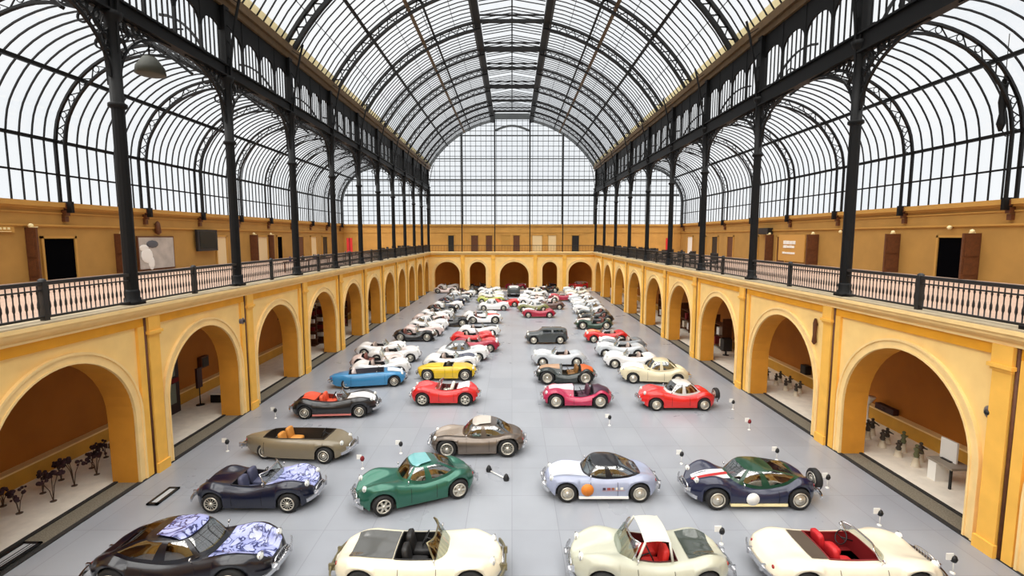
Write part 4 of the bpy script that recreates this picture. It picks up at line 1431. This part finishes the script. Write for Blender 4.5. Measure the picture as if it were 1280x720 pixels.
    if lights:
        for s in (-1, 1):
            q = surf(nm0, s * .47)
            mb = MB()
            mb.ball((q[0] + .03, q[1], q[2] - .04), .1 if lod else .13, 10, (.75, 1, 1))
            h = mb.build('headlamp', LAMP, T)
            if lod:
                mb = MB()
                pts = [(q[0] + .06, q[1] + .1 * math.cos(a), q[2] - .035 + .1 * math.sin(a)) for a in [2 * pi * k / 14 for k in range(14)]]
                mb.tube(pts, .014, 5, closed=True); mb.build('lamp_rim', CHROME, h)
                q = surf(-.93, s * .5)
                mb = MB(); mb.ball((q[0] - .02, q[1], q[2] - .08), .06, 8, (.6, 1, 1)); mb.build('tail_lamp', REDL, T)
    if bump:
        for sg in ((1, -1) if bump == 'both' else (1,)):
            pts = []
            for k in range(13):
                v = -1 + 2 * k / 12
                tt_ = .998 - .085 * abs(v) ** 3
                w_ = Wd / 2 * .96 * v * (1 - (tail if sg < 0 else nose) * .7)
                pts.append((sg * (H2 * tt_ + .05), w_, .42))
            mb = MB(); mb.sweep(pts, (0, 0, 1), .1, .045, smooth=False)
            if lod:
                for v in (-.4, .4):
                    mb.box(*sorted((sg * (H2 * .9), sg * (H2 + .09))), v * Wd / 2 - .03, v * Wd / 2 + .03, .36, .52)
            mb.build('bumper', trim or CHROME, T)
    if grille and lod:
        mb = MB()
        w_ = Wd * .2
        pts = [(H2 * .985 + .012, w_ * math.cos(a), .52 + .1 * math.sin(a)) for a in [2 * pi * k / 16 for k in range(16)]]
        mb.tube(pts, .02, 5, closed=True)
        for k in range(-3, 4): mb.box(H2 * .98, H2 * .985 + .02, k * w_ / 4 - .008, k * w_ / 4 + .008, .44, .6)
        mb.build('grille', CHROME, T)
    if mirror and lod:
        for s in (-1, 1):
            q = surf(.22, s * .56)
            mb = MB(); mb.tube([q, (q[0], q[1] + s * .05, q[2] + .09)], .01, 5); mb.ball((q[0], q[1] + s * .06, q[2] + .13), .055, 8, (.5, 1, .8)); mb.build('wing_mirror', CHROME, T)
    if spare:
        w = bpy.data.objects.new('spare_wheel', me); COL.objects.link(w); w.parent = T
        w.location = (-H2 - .12, 0, .62); w.rotation_euler = (0, 0, pi / 2)
        h = bpy.data.objects.new('hubcap', mh); COL.objects.link(h); h.parent = w
    return T

NAVY = (14, 18, 40)
CREAMC = (226, 216, 188)
# front row
car('vintage_fastback', 'near-black navy fastback with marbled lilac-blue bonnet and roof, front row far left', -8.0, 11.8, 0, (12, 12, 24), L=4.5, Wd=1.8, deck=SPORT, sh=CLASSIC_SH, rw=.34,
    cockpit=(-.35, .24), tub=(40, 30, 26), seats=(120, 96, 70), cabin=(-.82, .36, .80, -.30, .10, .62, 1.22), roofc=None, roofp=MARBLE, hood=MARBLE, hp=(.36, .93, .8), trim=CHROME, hub='spoke')
car('convertible', 'cream white sports car with open black cockpit and hatch behind, front row second from left', -2.28, 11.75, 0, (232, 222, 196), L=4.15, Wd=1.66, deck=SPORT, sh=SPORT_SH, hub='disc',
    cockpit=(-.25, .22), tub=(22, 20, 20), seats=(30, 28, 28), ws=(-.8, .36, .82, -.2, .12, .66, 1.28), cover=(-.78, -.27, mat('smoked_hatch_cover', (92, 92, 90), .12, coat=.6)), trim=mat('aged_brass_trim', (150, 140, 110), .3, metal=.8))
c3 = car('convertible', 'silver cream classic car with red seats and pale roof strip, front row third from left', 3.36, 11.7, 180, (186, 186, 168), L=3.9, Wd=1.68, deck=SPORT, sh=CLASSIC_SH, hub='disc', plan=(3.6, 2.2),
    cockpit=(-.28, .2), tub=(70, 16, 16), seats=(196, 34, 28), ws=(-.8, .42, .82, -.2, .16, .66, 1.3), cover=(-.8, -.42, mat('dark_rear_screen', (66, 72, 66), .12, coat=.6)))
mb = MB()
mb.grid([[(-.38 + .62 * u, -.56 + 1.12 * v, 1.24 + .07 * math.sin(pi * v) + .03 * math.sin(pi * u)) for v in [k / 8 for k in range(9)]] for u in (0, .25, .5, .75, 1)])
mb.build('roof_strip', mat('pale_roof_vinyl', (206, 204, 192), .5), c3)
mb = MB()
for s in (-1, 1):
    mb.tube([(-.36, s * .56, 1.24), (-.42, s * .62, .8)], .03, 6); mb.tube([(.22, s * .56, 1.24), (.42, s * .64, .82)], .03, 6)
mb.build('roof_pillar', mat('pale_roof_vinyl', (206, 204, 192), .5), c3)
car('convertible', 'ivory convertible with red interior and brown folded cover, front row far right', 8.2, 11.75, 0, (228, 218, 196), L=4.2, Wd=1.72, deck=SPORT, sh=SPORT_SH, hub='disc', tub=(120, 18, 22),
    cockpit=(-.32, .25), seats=(186, 28, 34), ws=(-.7, .38, .84, -.2, .16, .7, 1.12), cover=(-.52, -.33, mat('brown_folded_hood', (74, 62, 50), .7)), plan=(12, 2.8))
# second row
car('roadster', 'navy roadster with marbled lilac bonnet and silver windscreen, second row far left', -8.0, 15.3, 0, NAVY, L=3.75, Wd=1.62, sh=CLASSIC_SH, cockpit=(-.35, .18), tub=(24, 22, 30), seats=(70, 72, 96),
    ws=(-.7, .34, .84, -.2, .12, .7, 1.2), hood=MARBLE, hp=(.22, .93, .8), hub='wire', trim=mat('silver_trim', (200, 200, 204), .25, metal=.9))
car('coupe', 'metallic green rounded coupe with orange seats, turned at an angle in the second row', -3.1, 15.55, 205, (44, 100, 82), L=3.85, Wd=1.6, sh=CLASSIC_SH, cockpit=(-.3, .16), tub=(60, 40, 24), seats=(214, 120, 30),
    cabin=(-.72, .32, .82, -.26, .08, .6, 1.22), hub='spoke', rw=.32, pm=.45, roofp=paint('teal_sky_reflection', (120, 176, 178), .15), plan=(3.8, 2.2))  # pale teal on the front of the roof is a painted sky reflection
car('coupe', 'silver blue rally coupe with black roof, orange roundel and side lettering, second row', 2.9, 15.9, 180, (150, 156, 178), L=3.7, Wd=1.6, cockpit=(-.3, .2), tub=(24, 24, 26), seats=(50, 50, 54),
    cabin=(-.72, .36, .82, -.24, .12, .64, 1.12), roofc=(20, 20, 26), hood=paint('silver_bonnet', (196, 200, 210)), roundel=(.28, mat('orange_roundel', (226, 130, 40), .5)), side_text=True, hub='disc', sill=WHITE)
H_ = car('vintage_coupe', 'navy vintage car with green roof and red striped white bonnet, second row far right', 7.6, 15.5, 180, (22, 27, 56), L=4.1, Wd=1.7, deck=SPORT, sh=[(-1, .46), (-.9, .74), (-.66, .95), (-.42, .74), (-.05, .62), (.3, .72), (.62, .98), (.84, .84), (.95, .6), (1, .42)], rw=.34, cockpit=(-.36, .16), tub=(20, 24, 22), seats=(40, 60, 50),
    cabin=(-.8, .36, .8, -.22, .1, .6, 1.14), roofc=(20, 62, 42), hood=paint('white_bonnet_panel', (216, 214, 214)), hp=(.34, .86, .42), stripe=mat('red_stripe', (176, 40, 40), .4), roundel=(.1, WHITE), hub='disc', spare=True, sill=CREAM, plan=(4, 2.2))
# third row
car('boat_tail_tourer', 'olive grey open boat-tail tourer with orange leather seats, left side third row', -8.25, 18.75, -5, (122, 110, 88), L=4.3, Wd=1.62, deck=BOAT, sh=BOAT_SH, tail=.5, cockpit=(-.55, .58), tub=(46, 36, 26), seats=(206, 138, 60), spats=True, seat_t=.42,
    hub='disc', wheels=(-.5, .62), plan=(4, 2), trim=mat('silver_trim', (200, 200, 204), .25, metal=.9), mirror=False)
car('coupe', 'metallic bronze brown coupe with pale wheels, third row near the centre', -1.35, 19.15, 182, (112, 100, 90), L=3.72, Wd=1.62, cockpit=(-.3, .2), tub=(26, 22, 20), seats=(120, 90, 70), rw=.36, roofp=paint('bronze_roof_reflection', (196, 186, 174), .2), hood=paint('pale_bronze_bonnet', (146, 132, 118), .25),  # pale roof panel is a bright reflection put into the colour
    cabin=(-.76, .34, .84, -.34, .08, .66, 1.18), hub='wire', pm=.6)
# fourth row
car('roadster', 'black roadster with orange seat, white bonnet and pink sill, fourth row left', -8.4, 23.3, 4, (26, 25, 27), L=4.0, Wd=1.62, sh=CLASSIC_SH, cockpit=(-.4, .1), tub=(120, 40, 24), seats=(226, 84, 50), ws=(-.7, .26, .84, -.2, .06, .7, 1.15),
    hood=paint('white_bonnet', (214, 212, 212)), hp=(.3, .9, .6), cover=(-.8, -.42, mat('orange_cover', (220, 80, 50), .6)), sill=mat('pink_sill', (206, 120, 112), .5), hub='disc')
car('roadster', 'bright red roadster with white seats and bare tyres, second column fourth row', -3.4, 25.0, 180, (206, 30, 30), L=3.45, Wd=1.55, sh=CLASSIC_SH, cockpit=(-.35, .12), tub=(90, 20, 20), seats=(232, 222, 206), ws=(-.7, .3, .84, -.2, .08, .7, 1.15), hub='spoke', rw=.33,
    cover=(-.7, -.37, WHITE))
car('racing_car', 'crimson and pink vintage racer with large dark rear wheel, third column fourth row', 3.25, 24.6, 180, (172, 34, 74), L=3.5, Wd=1.5, deck=VINT, sh=VINT_SH, cockpit=(-.45, .1), tub=(40, 20, 34), seats=(70, 30, 50), hood=paint('pale_pink_bonnet', (226, 190, 200)), hp=(.1, .8, .5), rw=.36, hub='disc',
    trunk=(-.45, mat('dark_plum_tail', (62, 34, 52), .4)))
car('coupe', 'red coupe with white roof beside the right arcade, fourth row', 8.15, 24.3, 180, (208, 34, 30), L=3.75, Wd=1.58, sh=CLASSIC_SH, cockpit=(-.3, .2), tub=(40, 30, 30), seats=(200, 190, 180), cabin=(-.62, .3, .8, -.3, .04, .6, 1.26), roofc=(206, 204, 200), hub='disc', spare=True, plan=(4, 2.2))
# fifth row
car('boat_tail_tourer', 'bright blue open boat-tail car turned slightly, fifth row left', -8.15, 27.9, 14, (52, 128, 176), L=4.2, Wd=1.6, deck=BOAT, sh=BOAT_SH, tail=.35, spats=True, cockpit=(-.5, .4), tub=(60, 60, 70), seats=(214, 200, 196), hub='disc', wheels=(-.55, .66), hood=WHITE, hp=(.5, .9, .5), lod=1)
car('racing_car', 'yellow open racing car with dark wheels, second column fifth row', -3.85, 29.3, 0, (212, 176, 30), L=3.55, Wd=1.45, deck=BOAT, sh=BOAT_SH, tail=.2, nose=.3, cockpit=(-.1, .2), tub=(40, 36, 20), seats=(60, 50, 30), rw=.34, hub='disc', cover=(-.7, -.2, paint('yellow_tail_fin', (222, 190, 40))))
car('vintage_tourer', 'black and orange vintage tourer with big pale spoked wheel, third column fifth row', 3.1, 28.6, 180, (36, 44, 42), L=3.5, Wd=1.5, deck=VINT, sh=VINT_SH, cockpit=(-.5, .12), tub=(50, 40, 24), seats=(120, 80, 30), rw=.4, hub='wire', trunk=(-.5, mat('orange_tail', (206, 92, 36), .4)), hood=mat('tan_bonnet', (176, 140, 110), .4), hp=(.2, .85, .5))
car('coupe', 'cream coupe with bright white bonnet beside the right arcade, fifth row', 8.3, 28.7, 172, (214, 204, 172), L=4.0, Wd=1.62, sh=CLASSIC_SH, cockpit=(-.3, .2), tub=(50, 46, 40), seats=(120, 110, 90), cabin=(-.7, .24, .84, -.34, .0, .62, 1.3), hub='disc', hood=WHITE, hp=(.3, .92, .8), plan=(4, 2.2))

# ------------------------------------------------------------------ cars further back: one of each kind, then copies
PRO = {}
def proto(kind):
    if kind in PRO: return PRO[kind]
    kw = dict(lod=0)
    if kind == 'roadster':
        t = car('roadster', '', 0, 0, 0, (200, 200, 200), L=3.7, Wd=1.58, sh=CLASSIC_SH, cockpit=(-.4, .14), tub=(28, 26, 26), seats=(170, 150, 140), ws=(-.7, .3, .84, -.2, .08, .7, 1.15), hood=WHITE, hp=(.24, .9, .7), hub='disc', **kw)
    elif kind == 'coupe':
        t = car('coupe', '', 0, 0, 0, (200, 200, 201), L=3.8, Wd=1.6, sh=CLASSIC_SH, cockpit=(-.3, .2), tub=(28, 26, 26), seats=(90, 80, 80), cabin=(-.7, .32, .82, -.3, .06, .62, 1.3), roofc=(201, 200, 200), hood=WHITE, hp=(.36, .9, .7), hub='disc', **kw)
    elif kind == 'tourer':
        t = car('vintage_tourer', '', 0, 0, 0, (200, 201, 200), L=3.6, Wd=1.5, deck=VINT, sh=VINT_SH, cockpit=(-.6, .12), tub=(30, 26, 26), seats=(110, 60, 50), ws=(-.7, .24, .84, -.2, .06, .7, 1.4), hood=WHITE, hp=(.16, .85, .5), rw=.38, hub='disc', **kw)
    else:
        t = car('van', '', 0, 0, 0, (201, 201, 200), L=3.5, Wd=1.55, deck=BOXY, sh=[(a, b - .04) for a, b in BOXY], plan=(9, 2.6), hood=WHITE, hp=(-.92, .34, .8), hub='disc', cockpit=None, bump='both', rw=.34, **kw)
        m_ = MB()
        for s in (-1, 1):
            m_.box(-1.3, -.5, *sorted((s * .74, s * .79)), .9, 1.2); m_.box(-.35, .35, *sorted((s * .74, s * .79)), .9, 1.2)
        m_.build('side_window', CABIN_GL, t)
    PRO[kind] = [t, False]
    return PRO[kind]
NAMEC = {}
PLACED = []
DONE = []
def far_car(kind, colname, x, y, deg, body, hood, roof, label, sc=1):
    P = proto(kind)
    sc = .96 if sc < 1 else sc
    colm_skip = abs(deg - 90) < 5 or y > 79
    for _ in range(80):
        if colm_skip or all(abs(x - a) > (3.7 if abs(math.cos(math.radians(deg))) > .5 else 2.9) or abs(y - b) > 1.62 for a, b in PLACED): break
        y += .1
    else: return
    if not colm_skip:
        if y > 76.4: return
        PLACED.append((x, y))
    if not P[1]: o = P[0]; P[1] = True
    else: o = copy_thing(P[0])
    o.location = (x, y, 0)
    o.rotation_euler = (0, 0, math.radians(deg))
    o.scale = (sc,) * 3
    o['label'] = label
    o['group'] = 'classic cars parked further back'
    DONE.append(o)
    for ch in o.children:
        nm = ch.name.split('.')[0]
        c = {'body': body, 'bonnet': hood, 'roof': roof or body}.get(nm)
        if c:
            ch.material_slots[0].link = 'OBJECT'
            ch.material_slots[0].material = paint('%s_car_paint' % ('c%02x%02x%02x' % tuple(c)), c)
CC = dict(white=(224, 222, 220), pink=(216, 196, 190), black=(30, 30, 32), red=(200, 32, 32), crimson=(160, 30, 56), grey=(120, 124, 128), dkgrey=(66, 70, 70), cream=(220, 212, 190), navy=(34, 40, 66), green=(36, 62, 48), olive=(120, 120, 70), silver=(184, 188, 192), brown=(90, 60, 52), lime=(170, 176, 80), orange=(214, 110, 60))
# (kind, x, y, heading, body, bonnet, roof)
FARC = {
 'first column': [('roadster', -8.0, 30.0, 12, 'white', 'white', 0), ('tourer', -8.6, 31.8, 8, 'pink', 'white', 0), ('roadster', -8.0, 33.4, 8, 'white', 'pink', 0), ('roadster', -9.3, 34.4, 4, 'white', 'white', 0),
    ('tourer', -7.9, 40.3, 0, 'black', 'pink', 0), ('roadster', -7.6, 42.4, 0, 'pink', 'white', 0), ('coupe', -7.6, 45.2, 0, 'white', 'white', 'white'), ('tourer', -5.7, 45.3, 0, 'black', 'black', 0), ('roadster', -7.9, 48.0, 0, 'pink', 'white', 0), ('roadster', -7.8, 51.6, 0, 'white', 'black', 0),
    ('tourer', -7.7, 55.2, 0, 'black', 'navy', 0), ('roadster', -7.5, 58.2, 0, 'white', 'white', 0), ('tourer', -7.4, 61.4, 0, 'navy', 'grey', 0), ('coupe', -7.2, 64.4, 0, 'grey', 'silver', 'silver'), ('tourer', -7.1, 67.4, 0, 'black', 'pink', 0), ('roadster', -6.9, 70.4, 0, 'white', 'grey', 0), ('tourer', -6.4, 73.3, 0, 'black', 'black', 0)],
 'second column': [('roadster', -3.9, 31.6, 0, 'white', 'navy', 0), ('coupe', -3.4, 33.9, 0, 'white', 'silver', 'grey'), ('roadster', -2.7, 36.6, 0, 'crimson', 'red', 0), ('roadster', -3.1, 39.2, 4, 'red', 'red', 0),
    ('roadster', -2.8, 42.2, 0, 'white', 'black', 0), ('tourer', -2.7, 45.4, 0, 'white', 'red', 0), ('roadster', -3.2, 48.2, 0, 'white', 'white', 0), ('tourer', -4.0, 56.6, 0, 'black', 'white', 0), ('coupe', -2.1, 57.4, 0, 'white', 'white', 'white'),
    ('roadster', -.8, 60.5, 0, 'red', 'red', 0), ('roadster', -2.7, 63.4, 0, 'lime', 'white', 0), ('coupe', -2.8, 67.0, 0, 'cream', 'white', 'white'), ('roadster', -3.0, 70.5, 0, 'white', 'olive', 0), ('roadster', -3.4, 74.0, 0, 'white', 'silver', 0)],
 'third column': [('roadster', 3.1, 32.6, 180, 'silver', 'white', 0), ('van', 2.75, 39.4, 180, 'dkgrey', 'dkgrey', 0), ('roadster', 2.8, 52.2, 180, 'crimson', 'white', 0), ('coupe', 2.4, 56.2, 180, 'olive', 'white', 'white'), ('roadster', 4.4, 58.2, 180, 'brown', 'brown', 0),
    ('roadster', 2.5, 60.4, 180, 'white', 'white', 0), ('tourer', 4.3, 63.4, 180, 'pink', 'black', 0), ('roadster', 2.7, 65.6, 180, 'white', 'white', 0), ('coupe', 3.3, 70.2, 180, 'white', 'white', 'cream'), ('tourer', 3.8, 74.0, 180, 'black', 'pink', 0)],
 'fourth column': [('roadster', 7.75, 32.0, 174, 'white', 'white', 0), ('roadster', 7.7, 34.9, 174, 'silver', 'white', 0), ('roadster', 8.2, 37.0, 178, 'grey', 'white', 0), ('roadster', 7.6, 39.9, 180, 'red', 'orange', 0), ('tourer', 7.5, 45.6, 180, 'green', 'pink', 0), ('tourer', 8.2, 48.6, 180, 'black', 'dkgrey', 0),
    ('tourer', 8.4, 51.6, 180, 'dkgrey', 'silver', 0), ('coupe', 8.5, 54.8, 180, 'white', 'white', 'silver'), ('roadster', 8.8, 57.8, 180, 'silver', 'white', 0), ('coupe', 9.0, 61.0, 180, 'white', 'silver', 'white'), ('roadster', 9.0, 64.2, 180, 'silver', 'white', 0), ('roadster', 9.1, 67.6, 180, 'white', 'white', 0), ('coupe', 9.3, 71.4, 180, 'cream', 'white', 'white'), ('roadster', 9.4, 75.0, 180, 'silver', 'white', 0)],
 'fifth column': [('tourer', 6.0, 61.8, 180, 'black', 'black', 0), ('roadster', 6.6, 65.2, 180, 'crimson', 'red', 0), ('roadster', 6.3, 70.0, 180, 'red', 'crimson', 0), ('tourer', 5.4, 74.6, 180, 'black', 'white', 0)],
 'centre aisle': [('van', .25, 71.5, 90, 'dkgrey', 'white', 0)],
 'far left cluster': [('tourer', -9.7, 66.4, 0, 'black', 'brown', 0), ('tourer', -10.0, 70.6, 0, 'pink', 'grey', 0), ('tourer', -9.4, 74.4, 0, 'black', 'olive', 0), ('tourer', -5.6, 75.6, 0, 'navy', 'black', 0)],
 'far arches': [('roadster', -10.2, 80.0, 0, 'white', 'white', 0), ('van', 10.6, 80.6, 180, 'red', 'white', 0), ('tourer', -5.3, 80.2, 0, 'black', 'black', 0), ('tourer', 5.8, 80.2, 0, 'black', 'navy', 0), ('roadster', .6, 80.6, 0, 'crimson', 'pink', 0)],
}
CN = dict(dkgrey='dark grey', lime='lime green', navy='navy blue')
for colm, lst in FARC.items():
    k = -1
    for (kind, x, y, dg, b, h, rf) in sorted(lst, key=lambda q: q[2]) if colm != 'far arches' else lst:
        k += 1
        nd = len(DONE)
        bn = CN.get(b, b)
        hn = CN.get(h, h)
        w = {'roadster': 'open roadster', 'coupe': 'coupe', 'tourer': 'vintage tourer', 'van': 'boxy van'}[kind]
        place = {'centre aisle': 'standing in the centre aisle near the far wall', 'far left cluster': 'in the far left corner, %s one' % ORD[k + 1],
                 'far arches': 'under %s of the far wall' % ('the leftmost arch', 'the rightmost arch', 'the second arch', 'the fourth arch', 'the middle arch')[k % 5]}.get(colm) or 'in %s, %s behind fifth row' % (colm, ORD[k + 1])
        lb = '%s %s%s %s' % (bn, w, '' if b == h else (' with %s top' if kind == 'van' else ' with %s bonnet') % hn, place)
        far_car(kind, b, x, y, dg, CC[b], CC[h], CC[rf] if rf else None, lb, 1.18 if colm == 'centre aisle' else .96)
        if len(DONE) == nd: k -= 1
